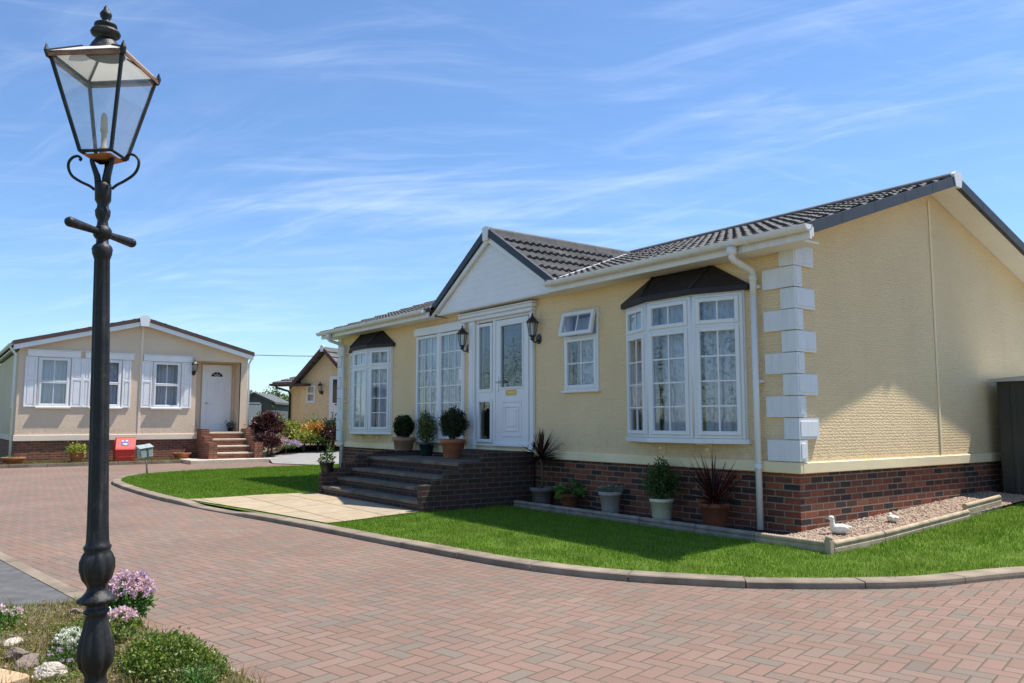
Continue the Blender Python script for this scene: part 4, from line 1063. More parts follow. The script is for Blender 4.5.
foliage(t, [cloud((0, 0, .36), (.13, .13, .16), 700, .04, .022, 22, .45, .3, .5), cloud((.01, 0, .50), (.14, .13, .18), 900, .04, .022, 23, .45, .3, .5), cloud((-.06, 0, .62), (.09, .09, .13), 240, .045, .024, 24, .4, .3, .5)], 'varieg')
stem(t, [(0, 0, .2), (.02, .0, .45), (-.02, 0, .75)], [.014, .01, .005])
t = potted('taller dark box ball in two tone terracotta pot nearest the front door', (-6.13, -.36, PZL), .15, .20, .31, 'terra', group=G1, rim=.06)
core(t, (.0, 0, .55), (.16, .16, .20), seed=3); foliage(t, [cloud((0, 0, .56), (.185, .185, .23), 4600, .028, .016, 25, .80, .16, .8), cloud((.12, .10, .54), (.10, .09, .09), 400, .028, .016, 26, .7, .2, .8)], 'box'); stem(t, [(0, 0, .28), (0, 0, .45)], .02)
# pot on the left pier
t = potted('small straggly plant in black pot on the left brick pier of the steps', (-7.80, -1.80, .292), .085, .125, .17, 'black_plastic', rim=.02)
foliage(t, [cloud((0, 0, .22), (.13, .13, .09), 160, .05, .028, 27, .4, .3, .6), cloud((.04, .03, .35), (.07, .07, .10), 60, .045, .026, 28, .4, .3, .6)], 'midgreen'); stem(t, [(0, 0, .12), (.02, 0, .28), (.05, .03, .42)], .006)
# along the plinth
G2 = 'potted plants along the brick plinth'
t = potted('spiky bronze cordyline on a bare stem in weathered stone pot beside the steps', (-4.02, -.20, -.03), .125, .160, .24, 'pot_stone', group=G2, rim=.05)
stem(t, [(0, 0, .18), (.012, 0, .42), (.0, .0, .65)], [.022, .018, .02])
rs = np.random.RandomState(31); dirs = []
for k in range(110):
    a = rs.uniform(0, 6.283); e = rs.uniform(-.35, 1.5); dirs.append((math.cos(a)*math.cos(e), math.sin(a)*math.cos(e), math.sin(e)))
v, f = straps((0, 0, .65), dirs, .45, .024, .06, rs); npmesh('foliage', v, f, M['cordy'], t)
t = potted('bright green broad leaved hosta in small terracotta pot against the plinth', (-3.42, -.20, -.03), .10, .128, .20, 'terra_dark', group=G2, rim=.04)
rs = np.random.RandomState(32); n = 120; d = unit(rs.normal(size=(n, 3))*np.array([1, 1, .35])+np.array([0, 0, .35])); P = np.array([0, 0, .20])+d*rs.uniform(.04, .17, (n, 1))
foliage(t, [leafset(P, unit(d*np.array([1, 1, .3])+rs.normal(size=(n, 3))*.2), rs.uniform(.07, .13, n), rs.uniform(.045, .075, n), .12, rs)], 'bright')
stem(t, [(.06, 0, .2), (.10, 0, .40), (.11, -.02, .52)], .004, 'stem')
t = potted('silvery low succulents in tall pale grey pot against the plinth', (-2.63, -.19, -.03), .105, .140, .28, 'pot_grey', group=G2, rim=.045)
rs = np.random.RandomState(33); n = 260; a = rs.uniform(0, 6.28, n); r = .15*np.sqrt(rs.uniform(0, 1, n)); P = np.stack([r*np.cos(a), r*np.sin(a), .27+rs.uniform(0, .06, n)], 1); d = unit(np.stack([np.cos(a), np.sin(a), rs.uniform(.2, 1.6, n)], 1))
foliage(t, [leafset(P, d, .042, .024, .2, rs)], 'silver_leaf')
t = potted('rounded green shrub in cream glazed pot below the large bay window', (-1.72, -.22, -.03), .108, .137, .265, 'pot_cream', group=G2, rim=.04, lip=.008)
foliage(t, [cloud((0, 0, .44), (.19, .18, .20), 2600, .032, .016, 34, .4, .24, .6), cloud((.02, 0, .62), (.07, .07, .10), 260, .032, .016, 35, .4, .3, .6)], 'midgreen'); stem(t, [(0, 0, .2), (0, 0, .55)], .012); core(t, (0, 0, .42), (.07, .07, .11), seed=6)
t = potted('tall dark red cordyline in terracotta pot beside the white downpipe', (-.93, -.23, -.03), .118, .158, .275, 'terra_dark', group=G2, rim=.045)
rs = np.random.RandomState(36); dirs = []
for k in range(42):
    a = rs.uniform(0, 6.283); e = min(1.52, rs.uniform(.55, 1.75)); dirs.append((math.cos(a)*math.cos(e), math.sin(a)*math.cos(e), math.sin(e)))
p1 = straps((0, 0, .27), dirs, .62, .030, .08, rs)
dirs = []
for k in range(26):
    a = rs.uniform(0, 6.283); e = rs.uniform(.2, .9); dirs.append((math.cos(a)*math.cos(e), math.sin(a)*math.cos(e), math.sin(e)))
p2 = straps((0, 0, .27), dirs, .42, .026, .45, rs)
foliage(t, [p1, p2], 'cordy_red')
b = MB(); b.tube([(0, 0, .2), (0, 0, .40)], .024, 8); b.build('stem', M['stem'], t, True)

# duck and bird ornaments
def duck(label, loc, rot, s, headup=True, name='duck_ornament'):
    t = thing(name, label, 'garden ornament', loc, (0, 0, rot))
    b = MB()
    b.ball((0, 0, .085*s), (.155*s, .095*s, .085*s), 20, 14, lambda d: 1+.10*max(0, -d.x)*max(0, d.z)+.10*max(0, d.x)*max(0, d.z))
    b.ball((-.135*s, 0, .115*s), (.065*s, .04*s, .028*s), 12, 8)
    if headup: b.tube([(.085*s, 0, .10*s), (.118*s, 0, .165*s), (.112*s, 0, .215*s), (.118*s, 0, .25*s)], [.062*s, .046*s, .036*s, .036*s], 12); b.ball((.128*s, 0, .262*s), (.052*s, .042*s, .042*s), 14, 10)
    else: b.tube([(.07*s, 0, .10*s), (.09*s, 0, .15*s)], [.06*s, .04*s], 12); b.ball((.085*s, 0, .175*s), (.05*s, .04*s, .04*s), 14, 10)
    b.build('body', M['plaster'], t, True)
    for k in (-1, 1):
        w_ = MB(); w_.ball((-.02*s, k*.075*s, .10*s), (.105*s, .028*s, .052*s), 14, 8); w_.build('wing', M['plaster'], t, True)
    h = (.128, .262) if headup else (.085, .175)
    b = MB(); b.prism([(h[0]*s+.04*s, -.018*s, (h[1]-.016)*s), (h[0]*s+.04*s, .018*s, (h[1]-.016)*s), (h[0]*s+.095*s, .010*s, (h[1]-.020)*s), (h[0]*s+.095*s, -.010*s, (h[1]-.020)*s)], (0, 0, .018*s)); b.build('beak', M['beak'], t, True)
    return t
duck('white plaster duck ornament with raised head on the pink gravel near the corner', (.27, .24, .005), R(222), .60)
duck('smaller weathered bird ornament further along the gravel strip', (.30, 1.20, .055), R(160), .46, False, 'bird_ornament')

# garden shed at the right
t = thing('garden_shed', 'dark green ribbed metal shed with pale flat lid beyond the gable', 'shed', (1.1, 5.0, .15))
b = MB(); x0, x1, y0, y1, z1 = .17, 2.0, 4.22, 5.9, 1.66
def ribs(b, p0, p1, z0, z1, nrm, n):
    for k in range(n):
        for (f0, f1, dd) in ((0, .72, 0.), (.72, .8, .5), (.8, .92, 1.), (.92, 1., .5)):
            pass
    prof = []
    for k in range(n):
        for f_, d_ in ((0, 0), (.70, 0), (.76, 1), (.94, 1)):
            s = (k+f_)/n; prof.append((p0[0]+(p1[0]-p0[0])*s+nrm[0]*.014*d_, p0[1]+(p1[1]-p0[1])*s+nrm[1]*.014*d_))
    prof.append(p1)
    for i in range(len(prof)-1): b.face([(*prof[i], z0), (*prof[i+1], z0), (*prof[i+1], z1), (*prof[i], z1)])
ribs(b, (x0, y0), (x1, y0), .0, z1, (0, -1), 9); ribs(b, (x1, y0), (x1, y1), .0, z1, (1, 0), 8); ribs(b, (x1, y1), (x0, y1), .0, z1, (0, 1), 9); ribs(b, (x0, y1), (x0, y0), .0, z1, (-1, 0), 8)
b.build('wall', M['shed_dark'], t)
b = MB(); b.prism([(x0-.07, y0-.09, z1+.0), (x1+.07, y0-.09, z1+.0), (x1+.07, y0-.09, z1+.035), ((x0+x1)/2, y0-.09, z1+.10), (x0-.07, y0-.09, z1+.035)], (0, y1-y0+.18, 0)); b.build('roof', M['shed_lid'], t)
b = MB(); b.box(x0-.06, x1+.06, y0-.06, y1+.06, -.1, .16); b.build('base', M['concrete'], t)

# ---------------------------------------------------------------- street lamp
LB = Vector((1.6255, -6.7165, -.05)); tilt = Vector((-.0215, -.0285, 1.)).normalized()
t = thing('street_lamp', 'old black cast iron lamp post with tapering glazed lantern in the flower bed', 'street lamp', LB)
t.rotation_euler = Vector((0, 0, 1)).rotation_difference(tilt).to_euler()
b = MB(); z = lambda q: q+.05
PROF = [(.13, 0), (.13, .045), (.115, .06), (.105, .075, .04), (.10, .13, .08), (.085, .165, .06), (.058, z(.165)), (.050, z(.195)), (.047, z(.215)), (.052, z(.228), .10), (.070, z(.25), .13), (.0795, z(.285), .14), (.076, z(.325), .14), (.060, z(.375), .12), (.050, z(.415), .08), (.046, z(.432)), (.057, z(.438)), (.058, z(.446)), (.050, z(.452)), (.045, z(.458)),
         (.046, z(.468)), (.070, z(.472)), (.086, z(.480), .06), (.087, z(.488), .06), (.066, z(.500)), (.048, z(.515)), (.042, z(.528)), (.046, z(.538), .06), (.064, z(.56), .13), (.0755, z(.595), .14), (.0745, z(.625), .14), (.064, z(.648), .10), (.056, z(.660)), (.060, z(.668)), (.062, z(.676)), (.053, z(.684)), (.050, z(.70)), (.046, z(.76), .10), (.0435, z(.90), .11), (.041, z(1.2), .11), (.0375, z(1.55), .11), (.0345, z(1.752), .11), (.037, z(1.757)), (.045, z(1.775)), (.048, z(1.795)), (.042, z(1.806)), (.029, z(1.815)), (.027, z(1.84)), (.031, z(1.87)), (.026, z(1.89)), (.024, z(1.905)), (.034, z(1.925)), (.036, z(1.945)), (.028, z(1.955)), (.026, z(1.97)), (.037, z(1.985)), (.039, z(2.04)), (.036, z(2.052)), (.018, z(2.06))]
b.lathe([(q[0]*.77, *q[1:]) for q in PROF], 64, mod=8)
col = b.build('column', M['iron'], t, True)
bd = Vector((-.707, .707, 0)); zb = z(1.858)
b = MB()
b.tube([bd*-.185+Vector((0, 0, zb)), bd*-.17+Vector((0, 0, zb)), bd*-.05+Vector((0, 0, zb)), bd*.05+Vector((0, 0, zb)), bd*.17+Vector((0, 0, zb)), bd*.185+Vector((0, 0, zb))], [.017, .0185, .0135, .0135, .0185, .017], 10)
for s_ in (-1, 1): b.ball(bd*(s_*.178)+Vector((0, 0, zb)), (.020, .020, .019), 12, 8)
b.ball((0, 0, zb), (.034, .034, .034), 14, 10)
b.build('ladder_bar', M['iron'], t, True)
ang = R(53); ux = Vector((math.cos(ang), math.sin(ang), 0)); uy = Vector((-math.sin(ang), math.cos(ang), 0))
side_dir = Vector((.587, .807, 0))
z0, z1 = z(2.165), z(2.515); h0, h1 = .060, .136
sq = lambda h, zz: [ux*a*h+uy*c*h+Vector((0, 0, zz)) for a, c in ((-1, -1), (1, -1), (1, 1), (-1, 1))]
B0, B1 = sq(h0, z0), sq(h1, z1)
b = MB()
for k in range(4):
    b.tube([B0[k], B1[k]], .0075, 4, False)
    b.tube([B0[k], B0[(k+1) % 4]], .007, 4, False)
    b.tube([B1[k]+Vector((0, 0, .006)), B1[(k+1) % 4]+Vector((0, 0, .006))], .009, 4, False)
    o_ = (B1[k]-Vector((0, 0, z1))).normalized()
    b.tube([B1[k]+o_*.004+Vector((0, 0, -.008)), B1[k]+o_*.012+Vector((0, 0, .016)), B1[k]+o_*.014+Vector((0, 0, .040))], [.011, .011, .002], 5, False)
R1, R2 = sq(h1+.010, z1+.012), sq(.058, z1+.068)
for k in range(4): b.tube([R1[k], R2[k]], .006, 4, False)
fr_ = b.build('lantern_frame', M['iron'], t, True)
b = MB()
for k in range(4):
    i0, i1, j0, j1 = B0[k], B0[(k+1) % 4], B1[k], B1[(k+1) % 4]
    b.face([i0, i1, j1, j0])
b.build('pane', M['lamp_glass'], fr_, True)
b = MB()
for k in range(4): b.face([R1[k], R1[(k+1) % 4], R2[(k+1) % 4], R2[k]])
o_in = sq(h1-.004, z1+.012)
rf = b.build('roof_pane', curtain_mat('opal_roof_glass', (.80, .76, .68)), fr_, True)
for k in range(4):                                            # copper rim lining and tray
    n_ = (B1[k]+B1[(k+1) % 4]); n_.z = 0; n_.normalize()
    p, q = B1[k]+n_*.0095, B1[(k+1) % 4]+n_*.0095
    b = MB(); b.prism([p+Vector((0, 0, -.010)), q+Vector((0, 0, -.010)), q+Vector((0, 0, .004)), p+Vector((0, 0, .004))], n_*.003); b.build('copper_trim', M['copper'], fr_, True)
b = MB()
T0, T1 = sq(h0-.006, z0-.010), sq(.030, z0-.026)
b.face(T0)
for k in range(4): b.face([T0[k], T0[(k+1) % 4], T1[(k+1) % 4], T1[k]])
b.build('copper_tray', M['copper'], fr_, True)
b = MB(); zt = z1+.066
b.lathe([(.072, zt-.012), (.070, zt), (.058, zt+.012), (.050, zt+.030), (.036, zt+.052), (.030, zt+.060), (.040, zt+.064), (.052, zt+.072), (.055, zt+.080), (.050, zt+.090), (.034, zt+.096), (.030, zt+.102), (.042, zt+.108), (.040, zt+.116), (.018, zt+.126), (.013, zt+.134), (.020, zt+.146), (.0225, zt+.158), (.016, zt+.170), (.010, zt+.176), (.009, zt+.184), (.002, zt+.196)], 28)
b.build('finial', M['iron'], t, True)
b = MB(); b.lathe([(.016, z0-.01), (.016, z0+.03), (.010, z0+.035), (.010, z0+.09), (.014, z0+.095), (.012, z0+.15), (.006, z0+.17)], 12); b.build('burner', simple('dull_burner', (.40, .35, .28), .7, .2, 30), t, True)
b = MB()
for k in range(3):
    a = k*2.094+.6; p = Vector((math.cos(a), math.sin(a), 0))
    b.tube([Vector((0, 0, z(2.03)))+p*.016, Vector((0, 0, z(2.08)))+p*.022, Vector((0, 0, z(2.13)))+p*.040, Vector((0, 0, z0-.01))+p*.042], [.013, .012, .009, .009], 7)
b.build('support', M['iron'], t, True)
def catmull3(P, n=5):
    P = [Vector(p) for p in P]; out = []
    for i in range(len(P)-1):
        a, b_, c, d = P[max(i-1, 0)], P[i], P[i+1], P[min(i+2, len(P)-1)]
        for k in range(n):
            t_ = k/n; out.append(.5*((2*b_)+(c-a)*t_+(2*a-5*b_+4*c-d)*t_*t_+(3*b_-a-3*c+d)*t_**3))
    return out+[P[-1]]
for s_ in (-1, 1):
    d = side_dir*s_; Q = lambda a, zz: d*a+Vector((0, 0, z(zz)))
    b = MB(); b.tube(catmull3([Q(.034, 2.03), Q(.052, 2.045), Q(.085, 2.062), Q(.118, 2.085), Q(.134, 2.112), Q(.136, 2.14), Q(.122, 2.160), Q(.102, 2.166), Q(.088, 2.156), Q(.094, 2.148)]), .0055, 7)
    b.build('scroll_bracket', M['iron'], t, True)
# ---------------------------------------------------------------- flower bed in the foreground
b = MB(); bp = [(-1.25, KL(-1.25)-.11), (3.6, KL(3.6)-.11), (3.6, -8.5), (-.2, -8.5), (-1.5, -7.0)]
b.prism([(x, y, -.3) for x, y in bp], (0, 0, .215)); tag(b.build('flower_bed', M['bed_soil']), kind='structure')
BEDP = bp
bedz = lambda X, Y: X*0-.087
def bed_ok(X, Y): return inside(X, Y, BEDP) & (np.sin(X*6.3+Y*2)*np.sin(Y*7.7-X*3) > -.25)
o = blades('dry_grass', 15000, (-1.4, 2.4), (-7.6, -5.5), lambda X, Y: inside(X, Y, BEDP) & (np.sin(X*6.3+Y*2)*np.sin(Y*7.7-X*3) > .02), .10, .006, 41, M['dry'], bedz, .9); tag(o, 'straw coloured dry grass tufts in the foreground flower bed', 'dry grass')
o = blades('moss', 42000, (-1.4, 2.4), (-7.6, -5.5), lambda X, Y: inside(X, Y, BEDP), .035, .009, 42, M['moss'], bedz, 1.2); tag(o, 'olive and tan mossy cover in the foreground flower bed', 'moss')
def plant(name, label, cat, loc, parts, stemr=None, group=None):
    t = thing(name, label, cat, loc, group=group)
    for nm, mat, vf in parts:
        v, f = join(*vf); npmesh(nm, v, f, M[mat], t)
    return t
def flowerheads(c, r, n, size, seed, up=.3, top=True):
    """small round flower heads over a dome, each a rosette of petals"""
    rs = np.random.RandomState(seed); d = unit(rs.normal(size=(n, 3)))
    if top: d[:, 2] = np.abs(d[:, 2])*.9+up*.3; d = unit(d)
    P = np.array(c)+d*np.array(r)*rs.uniform(.93, 1.06, (n, 1)); V = []
    k = 14; PP = np.repeat(P, k, 0)+rs.normal(size=(n*k, 3))*size*.22; DD = unit(np.repeat(d, k, 0)*.45+rs.normal(size=(n*k, 3)))
    return leafset(PP, DD, size*.62, size*.42, .15, rs)
plant('pink_flowers', 'large mound of pink and lilac flower heads behind the lamp post', 'flowers', (-.72, -6.17, -.085), [
    ('foliage', 'bright', [cloud((0, 0, .085), (.14, .14, .10), 1700, .038, .015, 51, .5, .2, .7)]),
    ('blossom', 'pinkf', [flowerheads((0, 0, .11), (.145, .145, .145), 210, .029, 52)]), ('blossom', 'lilac', [flowerheads((.015, .02, .113), (.142, .142, .143), 40, .028, 53)])])
plant('pink_flowers', 'small low cluster of pink flowers beside the lamp post, above the green shrub', 'flowers', (-.06, -6.33, -.085), [
    ('foliage', 'shrub', [cloud((0, 0, .08), (.10, .10, .07), 300, .035, .018, 54, .5, .2, .7)]), ('blossom', 'pinkf', [flowerheads((0, 0, .12), (.085, .085, .05), 34, .030, 55)])])
rs_ = 57
plant('green_shrub', 'low spreading green leafy shrub with bronze tips at the right of the lamp post', 'shrub', (.70, -6.24, -.085), [
    ('foliage', 'shrub', [cloud((0, 0, .02), (.22, .19, .155), 7000, .019, .012, 57, .45, .12, .6, -.02), cloud((-.17, -.05, .02), (.15, .14, .13), 3400, .018, .011, 58, .45, .14, .6, -.02), cloud((.13, .10, .02), (.13, .13, .10), 2400, .018, .011, 59, .45, .14, .6, -.02)])])
plant('green_shrub', 'small bright green tuft under pink flowers at the left edge of the bed', 'shrub', (-.78, -6.83, -.085), [
    ('foliage', 'bright', [cloud((0, 0, .03), (.09, .08, .06), 600, .03, .012, 60, .4, .25, .7, 0)]), ('blossom', 'pinkf', [flowerheads((0, .0, .085), (.085, .085, .045), 18, .026, 61)])])
plant('white_flowers', 'patch of small white flowers beside the round white stone', 'flowers', (-.06, -6.56, -.085), [
    ('foliage', 'midgreen', [cloud((0, 0, .02), (.12, .10, .05), 420, .03, .014, 62, .4, .25, .7, 0)]), ('blossom', 'whitef', [flowerheads((0, 0, .045), (.10, .09, .05), 60, .022, 63)])])
plant('green_shrub', 'soft grey green herb with mauve tips just left of the lamp post', 'shrub', (.30, -6.63, -.085), [
    ('foliage', 'midgreen', [cloud((0, 0, .02), (.15, .11, .06), 900, .024, .009, 64, .4, .3, .7, 0)]), ('blossom', 'lilac', [flowerheads((.0, .0, .05), (.13, .10, .035), 14, .014, 65)])])
plant('green_shrub', 'short olive ground shrub at the lower edge right of the lamp post', 'shrub', (1.00, -6.22, -.085), [
    ('foliage', 'varieg', [cloud((0, 0, .01), (.26, .16, .10), 2600, .018, .009, 66, .35, .3, .8, 0)]), ('foliage', 'bright', [cloud((.12, -.02, .02), (.09, .08, .09), 300, .04, .012, 67, .3, .3, .8, 0)])])
def rock(label, loc, r, mat, seed, name='rock'):
    rs = random.Random(seed); ph = [rs.uniform(0, 6) for _ in range(6)]
    b = MB(); cuts = [Vector((rs.gauss(0, 1), rs.gauss(0, 1), rs.gauss(0, .8))).normalized() for _ in range(9)]; lim = [rs.uniform(.52, .85) for _ in cuts]
    def fn(d):
        k = 1.
        for c_, l_ in zip(cuts, lim):
            q = d.dot(c_)
            if q > 0.01: k = min(k, l_/q)
        return k*(1+.06*math.sin(d.x*9+ph[0])*math.sin(d.y*11+ph[1])+.045*math.sin(d.z*17+ph[2])*math.sin(d.x*23+ph[3])+rs.uniform(-.02, .02))
    b.ball((0, 0, r[2]*.55), r, 26, 18, fn); b.sm = [False]*len(b.sm); o = b.build(name, M[mat]); o.location = loc; o.rotation_euler = (0, 0, rs.uniform(0, 6))
    return tag(o, label, 'rock')
rock('rounded white stone lying left of the lamp post', (-.22, -6.57, -.09), (.047, .04, .04), 'white_stone', 71)
rock('pale angular limestone block at the bottom left of the bed', (.47, -6.74, -.09), (.085, .065, .055), 'pale_rock', 72)
rock('dark brown rock behind the pale limestone block', (.26, -6.80, -.09), (.085, .07, .055), 'brown_rock', 73)
rock('flat reddish brown rock at the left edge of the bed', (.0, -6.83, -.09), (.07, .06, .045), 'brown_rock', 74)
rock('small dark rock against the tarmac behind the lamp post', (-.92, -6.42, -.09), (.05, .04, .03), 'brown_rock', 75)
rock('small flat tan rock near the dry grass', (-.30, -6.82, -.09), (.06, .05, .03), 'pale_rock', 76)
b = MB(); b.box(-.35, .35, -.3, .3, -.06, .05, .012); o = b.build('paving_slab', M['slab']); o.location = (.34, -7.24, -.085); o.rotation_euler = (0, 0, R(28)); tag(o, 'sandy orange paving slab at the bottom left corner', 'paving slab')

# ---------------------------------------------------------------- the peach bungalow across the road
LX = -22.3; LY0, LY1, LYC = -5.17, 1.50, -1.86; LEZ, LRZ = 3.42, 4.36
Q = thing('bungalow', 'peach coloured bungalow with white shutters and shallow brown edged gable across the paved road', 'bungalow', (LX-5, LYC, 0))
LM = FR((LX, 0, 0), (0, 1, 0), (1, 0, 0)); LS = FR((0, LY0, 0), (-1, 0, 0), (0, -1, 0), (0, 0, 1))
lw = [(-4.66, -3.83, 1.58, 3.03), (-3.25, -2.42, 1.58, 3.03), (-1.50, -.67, 1.58, 3.03)]
def lz_(y): return LRZ-(LRZ-LEZ)*abs(y-LYC)/3.47
b = MB(LM); wall_holes(b, LY0, LY1, .58, 3.18, [*lw, (-.17, 1.27, .80, 3.12)], .1)
b.face([(LY0, 0, 3.18), (LY1, 0, 3.18), (LY1, 0, lz_(LY1)-.14), (LYC, 0, LRZ-.14), (LY0, 0, lz_(LY0)-.14)])
b.M = LS; wall_holes(b, -LX, -LX+9, .58, 3.2, [(-LX+.5, -LX+1.3, 1.58, 3.03)], .1)
b.M = None
for (p, q) in (((LX, LY1), (LX-9, LY1)), ((LX-9, LY1), (LX-9, LY0))): b.face([(*p, .58), (*q, .58), (*q, 3.3), (*p, 3.3)])
y0, y1, xd = -.17, 1.27, LX-.72                               # porch recess
b.face([(LX, y0, .8), (xd, y0, .8), (xd, y0, 3.12), (LX, y0, 3.12)]); b.face([(LX, y1, .8), (xd, y1, .8), (xd, y1, 3.12), (LX, y1, 3.12)])
b.face([(LX, y0, 3.12), (xd, y0, 3.12), (xd, y1, 3.12), (LX, y1, 3.12)])
b.face([(xd, y0, .8), (xd, y1, .8), (xd, y1, 3.12), (xd, y0, 3.12)])
b.build('wall', M['peach'], Q, uv=True)
b = MB(); b.box(LX-.72, LX, y0, y1, .70, .80); b.build('porch_floor', M['tread_pale'], Q)
b = MB(); b.box(LX-.01, LX+.03, LY0-.03, LY1+.03, .57, .74, .006); b.box(LX-8.9, LX-.01, LY0-.03, LY0+.0, .57, .74, .006); b.box(LX+.001, LX+.014, LYC-.035, LYC+.035, .74, LRZ-.2, .003); b.build('trim_band', M['peach_plain'], Q)
b = MB(); b.box(LX-.1, LX-.02, LY0+.02, LY1-.02, -.3, .58); b.box(LX-8.9, LX-.1, LY0+.02, LY0+.1, -.3, .58); b.box(LX-8.9, LX-.1, LY1-.1, LY1-.02, -.3, .58); b.build('plinth', M['brick_red'], Q, uv=True)
b = MB(); b.box(LX-8.8, LX-.15, LY0+.12, LY1-.12, .55, .575); b.box(LX-2.4, LX-2.3, LY0+.12, -.4, .6, 3.1); b.box(LX-8.8, LX-.8, LY0+.12, LY1-.12, 3.15, 3.18); b.build('interior', M['room'], Q)
for i, (a, c, d, e) in enumerate(lw):
    f = window(Q, LM, a, c, d, e, [(a+.04, c-.04, d+.03, (d+e)/2+.01, 2, 1), (a+.04, c-.04, (d+e)/2-.01, e-.03, 2, 1)], [(a+.05, c-.05, d+.05, e-.05)], outer=.05)
    hl, hr = ((.30, .26), (.20, .34), (.30, .34))[i]; b = MB(LM); b.box(a-hl, c+hr, .0, .05, e+.02, e+.20, .008); b.box(a-hl-.025, c+hr+.025, .0, .075, e+.20, e+.225, .004); b.build('header', M['white_board'], f)
    b = MB(LM); b.box(a-.04, c+.04, .0, .09, d-.06, d-.005, .006); b.build('sill', M['upvc'], f)
    for (s0, s1) in ((a-.34, a-.03), (c+.03, c+.34)):
        if i == 1: s0, s1 = (a-.24, a-.03) if s1 < a else (c+.03, c+.27)
        b = MB(LM); ring(b, s0, s1, d-.02, e+.01, .045, .004, .035, .004); b.box(s0+.04, s1-.04, .004, .016, d, e)
        b.box(s0+.045, s1-.045, .006, .034, (d+e)/2+.06, (d+e)/2+.12, .003)
        for (za, zb_) in ((d+.07, (d+e)/2+.03), ((d+e)/2+.16, e-.07)): b.box(s0+.075, s1-.075, .012, .027, za, zb_, .008)
        b.build('shutter', M['white_board'], Q)
window(Q, LS, -LX+.5, -LX+1.3, 1.58, 3.03, [(-LX+.54, -LX+1.26, 1.61, 2.31, 2, 1), (-LX+.54, -LX+1.26, 2.29, 3.0, 2, 1)], [(-LX+.55, -LX+1.25, 1.62, 3.)])
DM = FR((xd, .17, 0), (0, 1, 0), (1, 0, 0))
b = MB(DM); ring(b, .02, 1.0, .80, 3.06, .07, .0, .06, .005); b.box(.09, .93, .005, .03, .82, 2.99)
ring(b, .20, .82, 1.05, 1.62, .03, .03, .042, .004); ring(b, .20, .49, 1.9, 2.5, .03, .03, .042, .004); ring(b, .53, .82, 1.9, 2.5, .03, .03, .042, .004); ring(b, .20, .82, 1.68, 1.84, .025, .03, .042, .004)
ld = b.build('front_door', M['upvc'], Q)
b = MB(DM); pts = [(.51+.19*math.cos(t_), .034, 2.66+.15*math.sin(t_)) for t_ in [math.pi*i/10 for i in range(11)]]; b.prism(pts, (0, .006, 0)); b.build('fanlight', M['iron'], ld)
b = MB(DM)
for k in (1, 2, 3): a_ = math.pi*k/4; b.tube([(.51, .043, 2.66), (.51+.19*math.cos(a_), .043, 2.66+.15*math.sin(a_))], .006, 4)
b.tube([(.51+.09*math.cos(t_), .043, 2.66+.07*math.sin(t_)) for t_ in [math.pi*i/10 for i in range(11)]], .006, 4); b.build('fanlight_bars', M['upvc'], ld)
b = MB(DM); b.tube([(.16, .03, 1.75), (.16, .07, 1.75), (.24, .07, 1.75)], .012, 6); b.build('handle', M['brass'], ld)
wall_lantern(Q, LM @ Matrix.Translation((-.32+.05, 0, 2.72)) @ Matrix.Scale(1.15, 4))
# roof with brown verge over white board
b = MB(); hw_ = 3.47
for s_ in (1, -1):
    l = math.hypot(hw_, LRZ-LEZ); v_ = np.array([0, -s_*hw_, LRZ-LEZ])/l
    n_ = np.array([0, s_*v_[2], abs(v_[1])])
    tile_slope(b, (LX-9.3, LYC+s_*hw_, LEZ), (1, 0, 0), v_, n_, 9.55, l, ns=4)
b.build('roof', M['canopy'], Q)
b = MB()
for s_ in (1, -1): b = MB(); b.prism([(LX+.2, LYC, LRZ+.05), (LX+.2, LYC+s_*(hw_+.02), LEZ+.05), (LX+.2, LYC+s_*(hw_+.02), LEZ-.07), (LX+.2, LYC, LRZ-.07)], (.06, 0, 0)); b.build('verge', M['maroon'], Q)
b = MB()
for s_ in (1, -1):
    b.prism([(LX+.19, LYC, LRZ-.07), (LX+.19, LYC+s_*(hw_+.0), LEZ-.07), (LX+.19, LYC+s_*(hw_+.0), LEZ-.21), (LX+.19, LYC, LRZ-.21)], (.045, 0, 0))
    b.prism([(LX+.19, LYC, LRZ-.14), (LX+.19, LYC+s_*hw_, LEZ-.14), (LX+.19, LYC+s_*hw_, LEZ-.16), (LX+.19, LYC, LRZ-.16)], (-9.4, 0, 0))
b.build('bargeboard', M['upvc'], Q)
b = MB(); b.prism([(LX+.19, LYC-.16, LRZ+.03), (LX+.19, LYC-.08, LRZ+.10), (LX+.19, LYC+.08, LRZ+.10), (LX+.19, LYC+.16, LRZ+.03), (LX+.19, LYC+.11, LRZ-.24), (LX+.19, LYC-.11, LRZ-.24)], (.085, 0, 0)); b.build('ridge_end_cap', M['upvc'], Q)
for s_, yy in ((-1, LYC-hw_-.05), (1, LYC+hw_+.05)):
    b = MB(); n = 9
    P = [(math.cos(math.pi*k/n+math.pi), math.sin(math.pi*k/n+math.pi)) for k in range(n+1)]
    prof = [(yy+.06*p[0], LEZ-.02+.06*p[1]) for p in P]+[(yy+.05*p[0], LEZ-.02+.05*p[1]) for p in P[::-1]]
    b.prism([(LX-9.3, q[0], q[1]) for q in prof], (9.5, 0, 0)); b.build('gutter', M['gutter'], Q)
    yw = LY0-.07 if s_ < 0 else LY1+.07
    b = MB(); b.tube([(LX-.08, yy, LEZ-.06), (LX-.08, yy, LEZ-.14), (LX-.08, yw, LEZ-.34), (LX-.08, yw, LEZ-.5), (LX-.08, yw, .0)], .036, 10); b.build('downpipe', M['gutter'], Q)
